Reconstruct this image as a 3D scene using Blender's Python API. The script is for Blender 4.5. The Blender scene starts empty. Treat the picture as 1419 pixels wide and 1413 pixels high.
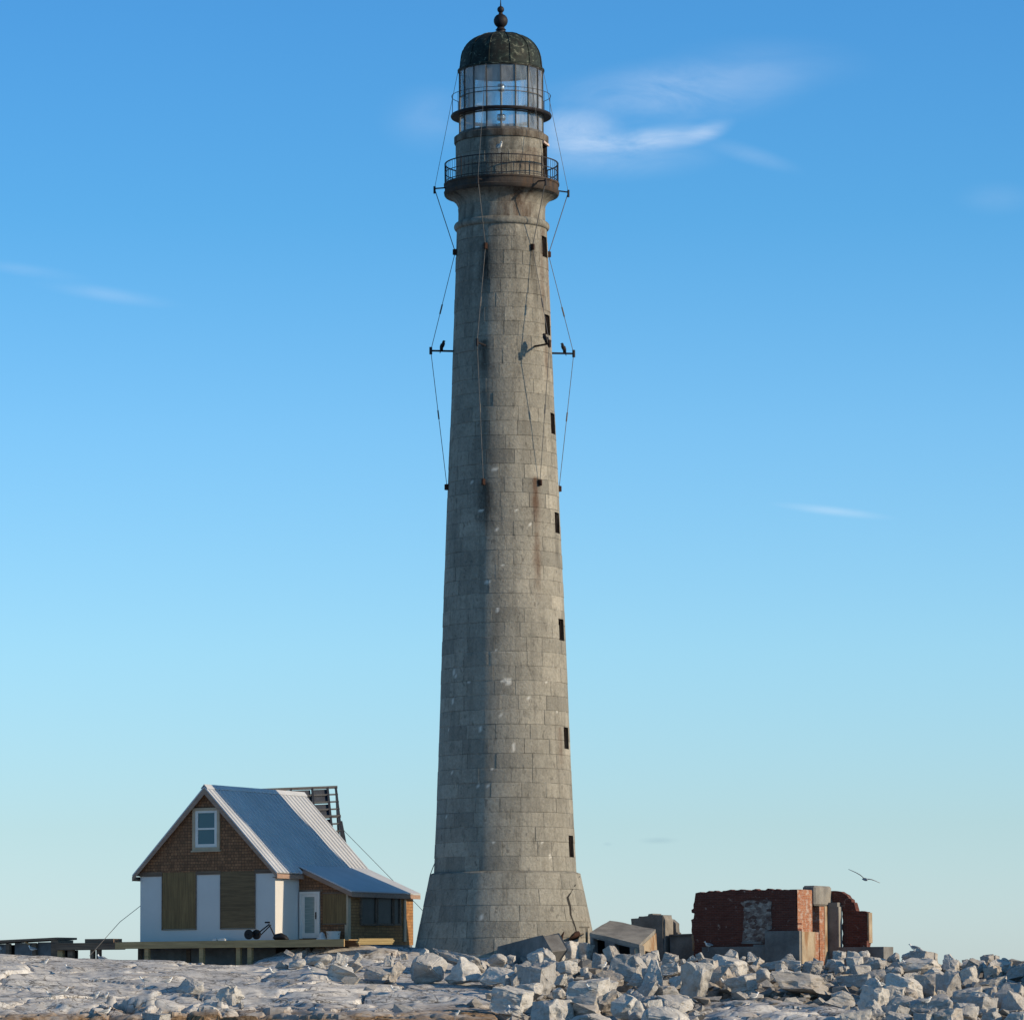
import bpy, bmesh, math, random
import numpy as np
from mathutils import Vector, Matrix, noise as mnoise

random.seed(7)
R = math.radians
scene = bpy.context.scene
COL = scene.collection

# ------------------------------------------------------------------ camera
CAM = Vector((0.38, -190.0, -2.0)); F = 6080.0; CX, CY = 709.5, 706.5
PITCH, ROLL = R(6.36), R(-0.31)
cam_rot = Matrix.Rotation(math.pi / 2 + PITCH, 3, 'X') @ Matrix.Rotation(ROLL, 3, 'Z')
cd = bpy.data.cameras.new('camera'); cam = bpy.data.objects.new('camera', cd); COL.objects.link(cam)
cam.matrix_world = Matrix.Translation(CAM) @ cam_rot.to_4x4()
cd.sensor_fit = 'HORIZONTAL'; cd.sensor_width = 36.0; cd.lens = 36.0 * F / 1419.0
cd.clip_start = 1.0; cd.clip_end = 60000.0
scene.camera = cam

# ------------------------------------------------------------------ light
SUN_EL, SUN_FRONT = R(20.0), R(17.0)          # low sun from the right, a little in front of the tower
sun_dir = Vector((math.cos(SUN_EL) * math.cos(SUN_FRONT), -math.cos(SUN_EL) * math.sin(SUN_FRONT), math.sin(SUN_EL)))
sd = bpy.data.lights.new('sun', 'SUN'); sd.energy = 4.4; sd.angle = R(0.5); sd.color = (1.0, 0.80, 0.55)
so = bpy.data.objects.new('sun', sd); COL.objects.link(so)
so.rotation_euler = sun_dir.to_track_quat('Z', 'Y').to_euler(); so.location = (60, -20, 60)

def build_world():
    w = bpy.data.worlds.new('World'); scene.world = w; w.use_nodes = True
    nt = w.node_tree; N = nt.nodes; L = nt.links; N.clear()
    out = N.new('ShaderNodeOutputWorld'); bg = N.new('ShaderNodeBackground')
    L.new(bg.outputs[0], out.inputs[0]); bg.inputs[1].default_value = 0.13
    tc = N.new('ShaderNodeTexCoord')
    # real skies deepen faster with height than the model at this low angle: stretch the elevation
    mp = N.new('ShaderNodeMapping'); mp.inputs['Scale'].default_value = (1, 1, SKY_STRETCH); mp.inputs['Location'].default_value = (0, 0, SKY_LIFT)
    L.new(tc.outputs['Generated'], mp.inputs[0])
    nz = N.new('ShaderNodeVectorMath'); nz.operation = 'NORMALIZE'; L.new(mp.outputs[0], nz.inputs[0])
    sky = N.new('ShaderNodeTexSky'); sky.sky_type = 'NISHITA'; sky.sun_disc = False
    sky.sun_elevation = SUN_EL; sky.sun_rotation = math.pi / 2 + SUN_FRONT
    sky.altitude = 0; sky.air_density = 1.0; sky.dust_density = 0.3; sky.ozone_density = 2.2
    L.new(nz.outputs[0], sky.inputs[0])
    # colour cast by elevation
    sep = N.new('ShaderNodeSeparateXYZ'); L.new(tc.outputs['Generated'], sep.inputs[0])
    ramp = N.new('ShaderNodeValToRGB'); L.new(sep.outputs['Z'], ramp.inputs[0])
    els = ramp.color_ramp.elements
    els[0].position = SKY_TINT[0][0]; els[0].color = tuple(c / SKY_GAIN for c in SKY_TINT[0][1]) + (1,)
    els[1].position = SKY_TINT[-1][0]; els[1].color = tuple(c / SKY_GAIN for c in SKY_TINT[-1][1]) + (1,)
    for p, c in SKY_TINT[1:-1]:
        e = els.new(p); e.color = tuple(q / SKY_GAIN for q in c) + (1,)
    mul = N.new('ShaderNodeMix'); mul.data_type = 'RGBA'; mul.blend_type = 'MULTIPLY'; mul.inputs[0].default_value = 1.0
    sc = N.new('ShaderNodeVectorMath'); sc.operation = 'SCALE'; sc.inputs['Scale'].default_value = SKY_GAIN
    L.new(ramp.outputs[0], sc.inputs[0])
    L.new(sky.outputs[0], mul.inputs[6]); L.new(sc.outputs[0], mul.inputs[7])
    # clouds: wisps laid out over the sky by direction (x/y, z/y)
    dx = N.new('ShaderNodeMath'); dx.operation = 'DIVIDE'; L.new(sep.outputs['X'], dx.inputs[0]); L.new(sep.outputs['Y'], dx.inputs[1])
    dz = N.new('ShaderNodeMath'); dz.operation = 'DIVIDE'; L.new(sep.outputs['Z'], dz.inputs[0]); L.new(sep.outputs['Y'], dz.inputs[1])
    cm = N.new('ShaderNodeCombineXYZ'); L.new(dx.outputs[0], cm.inputs[0]); L.new(dz.outputs[0], cm.inputs[1]); L.new(sep.outputs['Y'], cm.inputs[2])
    nz1 = N.new('ShaderNodeTexNoise'); nz1.inputs['Scale'].default_value = 38; nz1.inputs['Detail'].default_value = 7; nz1.inputs['Roughness'].default_value = 0.62
    nz1.inputs['Distortion'].default_value = 0.6
    mpn = N.new('ShaderNodeMapping'); mpn.inputs['Scale'].default_value = (1, 2.6, 0); mpn.inputs['Rotation'].default_value = (0, 0, R(-10)); L.new(cm.outputs[0], mpn.inputs[0]); L.new(mpn.outputs[0], nz1.inputs['Vector'])
    acc = None
    def wisp(x, y, hw, hh, rot, amt, thin):
        nonlocal acc
        d = at(x, y, 1000.0) - CAM
        a, e = d.x / d.y, d.z / d.y
        m = N.new('ShaderNodeMapping'); m.vector_type = 'TEXTURE'
        m.inputs['Location'].default_value = (a, e, 0); m.inputs['Rotation'].default_value = (0, 0, R(rot)); m.inputs['Scale'].default_value = (hw / F, hh / F, 1)
        L.new(cm.outputs[0], m.inputs[0])
        z = N.new('ShaderNodeVectorMath'); z.operation = 'MULTIPLY'; z.inputs[1].default_value = (1, 1, 0); L.new(m.outputs[0], z.inputs[0])
        ln = N.new('ShaderNodeVectorMath'); ln.operation = 'LENGTH'; L.new(z.outputs[0], ln.inputs[0])
        mr = N.new('ShaderNodeMapRange'); mr.interpolation_type = 'SMOOTHSTEP'
        mr.inputs[1].default_value = 1.0; mr.inputs[2].default_value = 0.0; mr.inputs[3].default_value = 0.0; mr.inputs[4].default_value = 1.0
        L.new(ln.outputs['Value'], mr.inputs[0])
        nr = N.new('ShaderNodeMapRange'); nr.inputs[1].default_value = 0.5 - thin; nr.inputs[2].default_value = 0.5 + thin; nr.inputs[3].default_value = 0.25; nr.inputs[4].default_value = 1.0
        L.new(nz1.outputs[0], nr.inputs[0])
        p = N.new('ShaderNodeMath'); p.operation = 'MULTIPLY'; L.new(mr.outputs[0], p.inputs[0]); L.new(nr.outputs[0], p.inputs[1])
        q = N.new('ShaderNodeMath'); q.operation = 'MULTIPLY'; q.inputs[1].default_value = amt; L.new(p.outputs[0], q.inputs[0])
        if acc is None: acc = q.outputs[0]
        else:
            s = N.new('ShaderNodeMath'); s.operation = 'ADD'; L.new(acc, s.inputs[0]); L.new(q.outputs[0], s.inputs[1]); acc = s.outputs[0]
    for wsp in WISPS: wisp(*wsp)
    front = N.new('ShaderNodeMath'); front.operation = 'GREATER_THAN'; front.inputs[1].default_value = 0.05; L.new(sep.outputs['Y'], front.inputs[0])
    fm = N.new('ShaderNodeMath'); fm.operation = 'MULTIPLY'; fm.use_clamp = True; L.new(acc, fm.inputs[0]); L.new(front.outputs[0], fm.inputs[1])
    cl = N.new('ShaderNodeMix'); cl.data_type = 'RGBA'; L.new(fm.outputs[0], cl.inputs[0]); L.new(mul.outputs[2], cl.inputs[6]); cl.inputs[7].default_value = CLOUD
    # one small grey cloud low on the right
    acc = None; wisp(912, 1164, 34, 6.5, 0, 0.40, 0.2); wisp(842, 1169, 9, 4, 0, 0.2, 0.2)
    gm = N.new('ShaderNodeMath'); gm.operation = 'MULTIPLY'; gm.use_clamp = True; L.new(acc, gm.inputs[0]); L.new(front.outputs[0], gm.inputs[1])
    gc = N.new('ShaderNodeMix'); gc.data_type = 'RGBA'; gc.blend_type = 'MULTIPLY'; L.new(gm.outputs[0], gc.inputs[0]); L.new(cl.outputs[2], gc.inputs[6]); gc.inputs[7].default_value = (0.55, 0.62, 0.72, 1)
    L.new(gc.outputs[2], bg.inputs[0])

vs = scene.view_settings
vs.view_transform = 'Standard'; vs.look = 'None'; vs.gamma = 1.0; vs.exposure = 0.0; vs.use_curve_mapping = False

def at(x, y, Y):
    d = cam_rot @ Vector(((x - CX) / F, -(y - CY) / F, -1.0))
    return CAM + d * ((Y - CAM.y) / d.y)

_m = np.array(cam_rot)
def z_at_np(px, py, Y):
    d0 = np.stack([(px - CX) / F, -(py - CY) / F, -np.ones_like(px)], -1)
    d = d0 @ _m.T
    return CAM.z + d[..., 2] * (Y - CAM.y) / d[..., 1]

SKY_STRETCH, SKY_LIFT, SKY_GAIN = 1.0, 0.0, 2.0
SKY_TINT = [(0.0, (.86, 1.10, 1.68)), (0.017, (.844, 1.083, 1.60)), (0.0382, (.784, 1.026, 1.39)), (0.0791, (.743, 1.10, 1.43)), (0.1282, (.596, 1.05, 1.42)), (0.1768, (.397, .942, 1.335)), (0.2216, (.344, .885, 1.325)), (0.35, (.40, .76, .98)), (1.0, (.35, .56, .65))]
CLOUD = (6.5, 7.2, 8.2, 1)
WISPS = [  # pixel x, y on the sky, half width, half height, tilt, strength, softness
    (800, 182, 85, 40, -4, 0.66, 0.22), (905, 193, 115, 24, 6, 0.60, 0.20), (980, 182, 50, 18, 20, 0.35, 0.14),
    (930, 130, 230, 60, 4, 0.26, 0.16), (840, 215, 190, 45, 0, 0.24, 0.2), (1040, 215, 90, 18, -18, 0.12, 0.25),
    (1060, 90, 180, 50, 0, 0.10, 0.25), (600, 165, 90, 60, 0, 0.12, 0.3),
    (150, 408, 120, 15, -9, 0.15, 0.22), (40, 375, 100, 13, -9, 0.09, 0.22), (1155, 708, 100, 9, -7, 0.30, 0.25), (1380, 275, 70, 30, 0, 0.08, 0.3),
]
build_world()

# ------------------------------------------------------------------ helpers
def mesh_obj(name, verts, faces, mat=None, parent=None, smooth=False, angle=None, mats=None, fmat=None, uvs=None):
    me = bpy.data.meshes.new(name)
    me.from_pydata([tuple(v) for v in verts], [], [tuple(f) for f in faces])
    if mats:
        for m in mats: me.materials.append(m)
        if fmat: me.polygons.foreach_set('material_index', fmat)
    elif mat: me.materials.append(mat)
    if smooth or angle is not None:
        me.polygons.foreach_set('use_smooth', [True] * len(me.polygons))
        if angle is not None: me.set_sharp_from_angle(angle=R(angle))
    me.update()
    o = bpy.data.objects.new(name, me); COL.objects.link(o)
    if parent: o.parent = parent
    return o

class MB:
    """collects shapes into one mesh"""
    def __init__(s): s.v = []; s.f = []
    def add(s, verts, faces):
        n = len(s.v); s.v += [tuple(v) for v in verts]; s.f += [tuple(i + n for i in f) for f in faces]; return s
    def box(s, x0, x1, y0, y1, z0, z1):
        return s.add([(x0, y0, z0), (x1, y0, z0), (x1, y1, z0), (x0, y1, z0), (x0, y0, z1), (x1, y0, z1), (x1, y1, z1), (x0, y1, z1)],
                     [(3, 2, 1, 0), (4, 5, 6, 7), (0, 1, 5, 4), (1, 2, 6, 5), (2, 3, 7, 6), (3, 0, 4, 7)])
    def bar(s, a, b, w, h=None, up=(0, 0, 1)):
        a = Vector(a); b = Vector(b); d = (b - a).normalized(); h = h or w
        u = Vector(up)
        if abs(d.dot(u)) > 0.95: u = Vector((0, 1, 0))
        x = d.cross(u).normalized() * (w / 2); z = x.cross(d).normalized() * (h / 2)
        vs_ = [a - x - z, a + x - z, a + x + z, a - x + z, b - x - z, b + x - z, b + x + z, b - x + z]
        return s.add(vs_, [(3, 2, 1, 0), (4, 5, 6, 7), (0, 1, 5, 4), (1, 2, 6, 5), (2, 3, 7, 6), (3, 0, 4, 7)])
    def tube(s, pts, r, n=8):
        pts = [Vector(p) for p in pts]; rs = r if isinstance(r, (list, tuple)) else [r] * len(pts)
        vv = []; ff = []
        for i, p in enumerate(pts):
            d = (pts[min(i + 1, len(pts) - 1)] - pts[max(i - 1, 0)]).normalized()
            u = Vector((0, 0, 1)) if abs(d.z) < 0.9 else Vector((0, 1, 0))
            x = d.cross(u).normalized(); z = x.cross(d)
            for k in range(n):
                t = 2 * math.pi * k / n; vv.append(p + (x * math.cos(t) + z * math.sin(t)) * rs[i])
        for i in range(len(pts) - 1):
            for k in range(n): ff.append((i * n + k, i * n + (k + 1) % n, (i + 1) * n + (k + 1) % n, (i + 1) * n + k))
        ff.append(tuple(range(n - 1, -1, -1))); ff.append(tuple((len(pts) - 1) * n + k for k in range(n)))
        return s.add(vv, ff)
    def lathe(s, prof, n=96, closed=False):
        vv = []; ff = []
        for (r, z) in prof:
            for k in range(n):
                t = 2 * math.pi * k / n; vv.append((r * math.sin(t), -r * math.cos(t), z))
        m = len(prof)
        for i in range(m if closed else m - 1):
            j = (i + 1) % m
            for k in range(n): ff.append((i * n + k, i * n + (k + 1) % n, j * n + (k + 1) % n, j * n + k))
        return s.add(vv, ff)
    def poly(s, pts, y0, y1):
        """outline in x,z pushed through y0..y1"""
        n = len(pts)
        return s.add([(x, y0, z) for x, z in pts] + [(x, y1, z) for x, z in pts],
                     [tuple(range(n)), tuple(range(2 * n - 1, n - 1, -1))] + [(i, (i + 1) % n, n + (i + 1) % n, n + i)[::-1] for i in range(n)])
    def quad(s, a, b, c, d): return s.add([a, b, c, d], [(0, 1, 2, 3)])
    def loft(s, rings, n=12):
        """rings: (centre, axis_u, axis_v) ellipses"""
        vv = []; ff = []
        for c, u, v in rings:
            c = Vector(c); u = Vector(u); v = Vector(v)
            for k in range(n):
                t = 2 * math.pi * k / n; vv.append(c + u * math.cos(t) + v * math.sin(t))
        for i in range(len(rings) - 1):
            for k in range(n): ff.append((i * n + k, i * n + (k + 1) % n, (i + 1) * n + (k + 1) % n, (i + 1) * n + k))
        ff.append(tuple(range(n - 1, -1, -1))); ff.append(tuple((len(rings) - 1) * n + k for k in range(n)))
        return s.add(vv, ff)
    def build(s, name, mat=None, parent=None, smooth=False, angle=None, fixn=True, bevel=0):
        o = mesh_obj(name, s.v, s.f, mat, parent)
        bm = bmesh.new(); bm.from_mesh(o.data)
        if bevel:
            bmesh.ops.bevel(bm, geom=[e for e in bm.edges if len(e.link_faces) == 2 and e.calc_face_angle(0) > 0.5], offset=bevel, segments=1, affect='EDGES', clamp_overlap=True)
        if fixn: bmesh.ops.recalc_face_normals(bm, faces=bm.faces)
        bm.to_mesh(o.data); bm.free()
        if smooth or angle is not None:
            o.data.polygons.foreach_set('use_smooth', [True] * len(o.data.polygons))
            if angle is not None: o.data.set_sharp_from_angle(angle=R(angle))
        return o

def tag(o, label, cat, group=None):
    o['label'] = label; o['category'] = cat
    if group: o['group'] = group
    return o
def thing(name, label, cat, loc=(0, 0, 0), rz=0.0, group=None):
    o = bpy.data.objects.new(name, None); COL.objects.link(o); o.location = loc; o.rotation_euler = (0, 0, rz)
    o.empty_display_size = 0.3
    return tag(o, label, cat, group)
def struct(o, kind='structure'): o['kind'] = kind; return o
def copy_tree(o, parent=None):
    c = o.copy(); COL.objects.link(c)
    if parent: c.parent = parent
    for ch in [x for x in bpy.data.objects if x.parent == o]: copy_tree(ch, c)
    return c

# numpy noise
def _h(ix, iy, s):
    n = (ix.astype(np.int64) * 374761393 + iy.astype(np.int64) * 668265263 + s * 982451653) & 0xffffffff
    n = ((n ^ (n >> 13)) * 1274126177) & 0xffffffff
    n = ((n ^ (n >> 15)) * 2246822519) & 0xffffffff
    return ((n ^ (n >> 16)) & 0xffff) / 65535.0
def vnoise(x, y, s=0):
    ix = np.floor(x); iy = np.floor(y); fx = x - ix; fy = y - iy
    fx = fx * fx * fx * (fx * (fx * 6 - 15) + 10); fy = fy * fy * fy * (fy * (fy * 6 - 15) + 10)
    a = _h(ix, iy, s); b = _h(ix + 1, iy, s); c = _h(ix, iy + 1, s); d = _h(ix + 1, iy + 1, s)
    return (a * (1 - fx) + b * fx) * (1 - fy) + (c * (1 - fx) + d * fx) * fy
def fbm(x, y, s=0, o=5, g=0.5):
    t = 0; a = 1; w = 0
    for i in range(o):
        t = t + a * vnoise(x * 2 ** i + 13.7 * i, y * 2 ** i + 7.1 * i, s + i); w += a; a *= g
    return t / w
def voro(x, y, s=0):
    """F1, F2, cell random 0..1 x3, offset to centre"""
    ix = np.floor(x); iy = np.floor(y)
    f1 = np.full(x.shape, 9.0); f2 = np.full(x.shape, 9.0); r = [np.zeros(x.shape) for _ in range(5)]
    for dx in (-1, 0, 1):
        for dy in (-1, 0, 1):
            cx = ix + dx; cy = iy + dy
            px = cx + 0.1 + 0.8 * _h(cx, cy, s); py = cy + 0.1 + 0.8 * _h(cx, cy, s + 1)
            d = np.hypot(px - x, py - y)
            near = d < f1
            f2 = np.where(near, f1, np.minimum(f2, d)); f1 = np.where(near, d, f1)
            for k, val in enumerate((_h(cx, cy, s + 2), _h(cx, cy, s + 3), _h(cx, cy, s + 4), x - px, y - py)): r[k] = np.where(near, val, r[k])
    return f1, f2, r

# ------------------------------------------------------------------ materials
class NT:
    def __init__(s, name):
        s.m = bpy.data.materials.new(name); s.m.use_nodes = True; s.t = s.m.node_tree; s.N = s.t.nodes; s.L = s.t.links
        s.b = s.N['Principled BSDF']; s.b.inputs['Specular IOR Level'].default_value = 0.25
        s.tc = s.N.new('ShaderNodeTexCoord')
    def set(s, sock, v):
        if isinstance(v, bpy.types.NodeSocket): s.L.new(v, sock)
        elif isinstance(v, tuple) and sock.type == 'RGBA' and len(v) == 3: sock.default_value = v + (1,)
        else: sock.default_value = v
    def vec(s, scale=(1, 1, 1), coord='Object', rot=(0, 0, 0), loc=(0, 0, 0), src=None):
        m = s.N.new('ShaderNodeMapping'); m.inputs['Scale'].default_value = scale; m.inputs['Rotation'].default_value = rot; m.inputs['Location'].default_value = loc
        s.L.new(src if src else s.tc.outputs[coord], m.inputs[0]); return m.outputs[0]
    def noise(s, v, scale, detail=5, rough=0.55, dist=0.0):
        n = s.N.new('ShaderNodeTexNoise'); n.inputs['Scale'].default_value = scale; n.inputs['Detail'].default_value = detail
        n.inputs['Roughness'].default_value = rough; n.inputs['Distortion'].default_value = dist; s.L.new(v, n.inputs['Vector']); return n.outputs[0]
    def voro(s, v, scale, feature='F1'):
        n = s.N.new('ShaderNodeTexVoronoi'); n.feature = feature; n.inputs['Scale'].default_value = scale; s.L.new(v, n.inputs['Vector']); return n
    def ramp(s, f, lo, hi, a=0.0, b=1.0):
        n = s.N.new('ShaderNodeMapRange'); n.inputs[1].default_value = lo; n.inputs[2].default_value = hi; n.inputs[3].default_value = a; n.inputs[4].default_value = b
        s.set(n.inputs[0], f); return n.outputs[0]
    def math(s, op, a, b=0.0):
        n = s.N.new('ShaderNodeMath'); n.operation = op; s.set(n.inputs[0], a); s.set(n.inputs[1], b); return n.outputs[0]
    def mix(s, f, a, b, mode='MIX'):
        n = s.N.new('ShaderNodeMix'); n.data_type = 'RGBA'; n.blend_type = mode; s.set(n.inputs[0], f); s.set(n.inputs[6], a); s.set(n.inputs[7], b); return n.outputs[2]
    def bump(s, h, strength=0.5, dist=0.02):
        n = s.N.new('ShaderNodeBump'); n.inputs['Strength'].default_value = strength; n.inputs['Distance'].default_value = dist; s.L.new(h, n.inputs['Height']); s.L.new(n.outputs[0], s.b.inputs['Normal'])
    def color(s, c): s.set(s.b.inputs['Base Color'], c); return s
    def rough(s, r): s.set(s.b.inputs['Roughness'], r); return s
    def attr(s, name):
        a = s.N.new('ShaderNodeAttribute'); a.attribute_name = name; return a
    def objrand(s): return s.N.new('ShaderNodeObjectInfo').outputs['Random']

def plain(name, c, rough=0.8, metal=0.0, var=0.25, scale=3.0, bump=0.15):
    n = NT(name); v = n.vec()
    f = n.noise(v, scale, 6, 0.6)
    dark = tuple(x * (1 - var) for x in c); lite = tuple(min(1, x * (1 + var)) for x in c)
    n.color(n.mix(n.ramp(f, 0.3, 0.7), dark, lite)).rough(rough); n.b.inputs['Metallic'].default_value = metal
    if bump: n.bump(n.noise(v, scale * 6, 4), bump, 0.01)
    return n.m

def stone_mat():
    n = NT('granite_ashlar'); v = n.vec()
    a = n.attr('tone'); sep = n.N.new('ShaderNodeSeparateColor'); n.L.new(a.outputs['Color'], sep.inputs[0])
    tone, dark, rust = sep.outputs[0], sep.outputs[1], sep.outputs[2]; lime = a.outputs['Alpha']
    c = n.mix(tone, (0.27, 0.257, 0.222), (0.50, 0.465, 0.39))
    big = n.noise(n.vec((0.5, 0.5, 0.25)), 1.0, 5, 0.6)
    c = n.mix(n.ramp(big, 0.35, 0.65, 0, 0.55), c, n.mix(0.5, c, (0.20, 0.20, 0.175)))
    sp = n.noise(v, 9.0, 6, 0.75)
    c = n.mix(n.ramp(sp, 0.38, 0.62, 0.6, 0.0), c, n.mix(0.6, c, (0.10, 0.10, 0.09)))
    fl = n.noise(n.vec((5.5, 5.5, 2.6)), 1.0, 4, 0.6, 0.8)
    c = n.mix(n.ramp(fl, 0.58, 0.68, 0, 0.55), c, (0.085, 0.08, 0.072))
    pl_ = n.noise(n.vec((1.6, 1.6, 1.9)), 1.0, 5, 0.62)
    c = n.mix(n.ramp(pl_, 0.48, 0.68, 0, 0.55), c, n.mix(0.65, c, (0.15, 0.14, 0.115)))
    sp2 = n.noise(v, 26.0, 3, 0.7)
    c = n.mix(n.ramp(sp2, 0.55, 0.75, 0.0, 0.45), c, (0.46, 0.43, 0.37))
    streak = n.noise(n.vec((3.2, 3.2, 0.16)), 1.0, 5, 0.65)
    c = n.mix(n.ramp(streak, 0.48, 0.70, 0, 0.6), c, n.mix(0.6, c, (0.085, 0.08, 0.07)))
    wob = n.ramp(n.noise(n.vec((7, 7, 1.2)), 1.0, 5, 0.7), 0.3, 0.6, 0.45, 1.0)
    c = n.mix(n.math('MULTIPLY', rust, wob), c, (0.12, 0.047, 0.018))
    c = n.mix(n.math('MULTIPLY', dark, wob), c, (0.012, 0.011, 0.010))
    c = n.mix(lime, c, (0.72, 0.70, 0.64))
    n.color(c).rough(0.9)
    n.bump(n.math('ADD', n.noise(v, 7, 6, 0.7), n.math('MULTIPLY', n.noise(v, 30, 3, 0.7), 0.4)), 0.9, 0.05)
    return n.m

def rock_mat(name, zone=True, island=False):
    n = NT(name); g = n.N.new('ShaderNodeNewGeometry'); P = g.outputs['Position']
    v = n.vec((1, 1, 1), src=P) if zone else n.vec()
    rnd = g.outputs['Random Per Island'] if island else n.objrand()
    f = n.noise(v, 0.55, 6, 0.62, 0.6)
    c = n.mix(n.ramp(f, 0.35, 0.66), (0.475, 0.465, 0.455), (0.67, 0.655, 0.63))
    if not zone:
        c = n.mix(0.65, c, n.mix(rnd, (0.27, 0.262, 0.25), (0.62, 0.60, 0.555)))
        c = n.mix(n.ramp(n.math('FRACT', n.math('MULTIPLY', rnd, 7.13)), 0.80, 0.95, 0, 0.45), c, (0.36, 0.28, 0.20))
    st = n.noise(n.vec((0.5, 1.2, 5.5), src=P, rot=(0.1, 0.12, 0)) if zone else n.vec((1.2, 1.2, 7), rot=(0.3, 0.5, 0)), 1.0, 5, 0.65, 0.8)
    c = n.mix(n.ramp(st, 0.55, 0.68, 0, 0.45), c, (0.27, 0.255, 0.24))
    sp = n.noise(v, 6.0, 6, 0.75)
    c = n.mix(n.ramp(sp, 0.5, 0.68, 0, 0.5), c, (0.16, 0.145, 0.13))
    wh = n.noise(v, 2.2, 5, 0.7, 0.5)
    c = n.mix(n.ramp(wh, 0.56, 0.70, 0, 0.75), c, (0.74, 0.73, 0.70))
    br = n.noise(v, 0.7, 5, 0.6, 0.4)
    if zone:
        # shade of thin cracks painted as dark joints, and bedding lines of the ledge
        wv = n.N.new('ShaderNodeVectorMath'); wv.operation = 'ADD'
        nn = n.N.new('ShaderNodeTexNoise'); nn.inputs['Scale'].default_value = 0.9; nn.inputs['Detail'].default_value = 5; n.L.new(v, nn.inputs['Vector'])
        ws = n.N.new('ShaderNodeVectorMath'); ws.operation = 'SCALE'; ws.inputs['Scale'].default_value = 1.3; n.L.new(nn.outputs['Color'], ws.inputs[0])
        n.L.new(v, wv.inputs[0]); n.L.new(ws.outputs[0], wv.inputs[1])
        for sc_, (a, b), wd in (((0.30, 0.62, 1.6), (0.0, 0.030), 0.62), ((0.85, 1.4, 2.6), (0.0, 0.045), 0.50), ((0.22, 0.5, 6.5), (0.0, 0.05), 0.56)):
            e = n.voro(n.vec(sc_, src=wv.outputs[0], rot=(0.12, 0.10, 0.35)), 1.0, 'DISTANCE_TO_EDGE').outputs['Distance']
            k = n.ramp(n.noise(v, 0.45, 4, 0.6), wd - .1, wd - .02, 0, 0.85)
            c = n.mix(n.math('MULTIPLY', n.ramp(e, b, a), k), c, (0.060, 0.052, 0.045))
    if zone:
        sz = n.N.new('ShaderNodeSeparateXYZ'); n.L.new(P, sz.inputs[0])
        low = n.ramp(n.math('ADD', sz.outputs['Z'], n.ramp(n.noise(v, 0.35, 4), 0, 1, -0.55, 0.55)), -2.15, -2.6)
        low = n.math('MULTIPLY', low, n.ramp(sz.outputs['X'], 3.5, 1.0))
        c = n.mix(n.math('MULTIPLY', low, n.ramp(br, 0.36, 0.56, 0.35, 1)), c, n.mix(n.ramp(sp, 0.4, 0.6), (0.12, 0.072, 0.036), (0.36, 0.235, 0.13)))
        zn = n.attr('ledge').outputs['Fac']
        c = n.mix(n.math('SUBTRACT', 0.85, n.math('MULTIPLY', zn, 0.85)), c, n.mix(n.ramp(sp, .4, .6), (0.10, 0.088, 0.075), (0.20, 0.18, 0.155)))  # ground between the boulders coloured darker to deepen the shaded gaps
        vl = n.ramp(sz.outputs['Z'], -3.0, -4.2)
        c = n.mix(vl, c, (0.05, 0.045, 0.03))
    c = n.mix(n.ramp(br, 0.58, 0.75, 0, 0.5), c, (0.36, 0.25, 0.15))
    if island: c = n.mix(0.35, c, (0.12, 0.11, 0.10))  # cobbles coloured darker so the gaps between boulders look shaded
    n.color(c).rough(0.88)
    h = n.math('ADD', n.noise(v, 3.0, 7, 0.68, 0.3), n.math('MULTIPLY', st, 0.7))
    n.bump(h, 0.40 if zone else 0.65, 0.06 if zone else 0.09)
    return n.m

def brick_mat(name='old_red_brick', ca=(0.155, 0.048, 0.032), cb_=(0.10, 0.032, 0.024), cm=(0.15, 0.095, 0.078), fl=0.60):
    n = NT(name); s = n.N.new('ShaderNodeSeparateXYZ'); n.L.new(n.tc.outputs['Object'], s.inputs[0])
    cb = n.N.new('ShaderNodeCombineXYZ'); n.L.new(n.math('ADD', s.outputs[0], s.outputs[1]), cb.inputs[0]); n.L.new(s.outputs[2], cb.inputs[1])
    b = n.N.new('ShaderNodeTexBrick'); n.L.new(cb.outputs[0], b.inputs['Vector']); b.inputs['Scale'].default_value = 1.0
    b.inputs['Brick Width'].default_value = 0.23; b.inputs['Row Height'].default_value = 0.075; b.inputs['Mortar Size'].default_value = 0.008
    b.inputs['Color1'].default_value = ca + (1,); b.inputs['Color2'].default_value = cb_ + (1,); b.inputs['Mortar'].default_value = cm + (1,); b.inputs['Bias'].default_value = -0.1
    v = n.vec(); f = n.noise(v, 1.6, 6, 0.65)
    c = n.mix(n.ramp(f, 0.4, 0.7, 0, 0.6), b.outputs[0], cb_)
    g = n.noise(v, 3.4, 6, 0.7)
    c = n.mix(n.ramp(g, fl, fl + 0.10, 0, 0.85), c, (0.46, 0.37, 0.31))
    g2 = n.noise(n.vec((1.3, 1.3, 13)), 1.0, 5, 0.75)
    c = n.mix(n.ramp(g2, 0.50, 0.64, 0, 0.55), c, tuple(q * 0.5 for q in cb_))
    n.color(c).rough(0.92); n.bump(n.math('ADD', b.outputs['Fac'], n.noise(v, 9, 5)), 0.5, 0.03)
    return n.m

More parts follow.
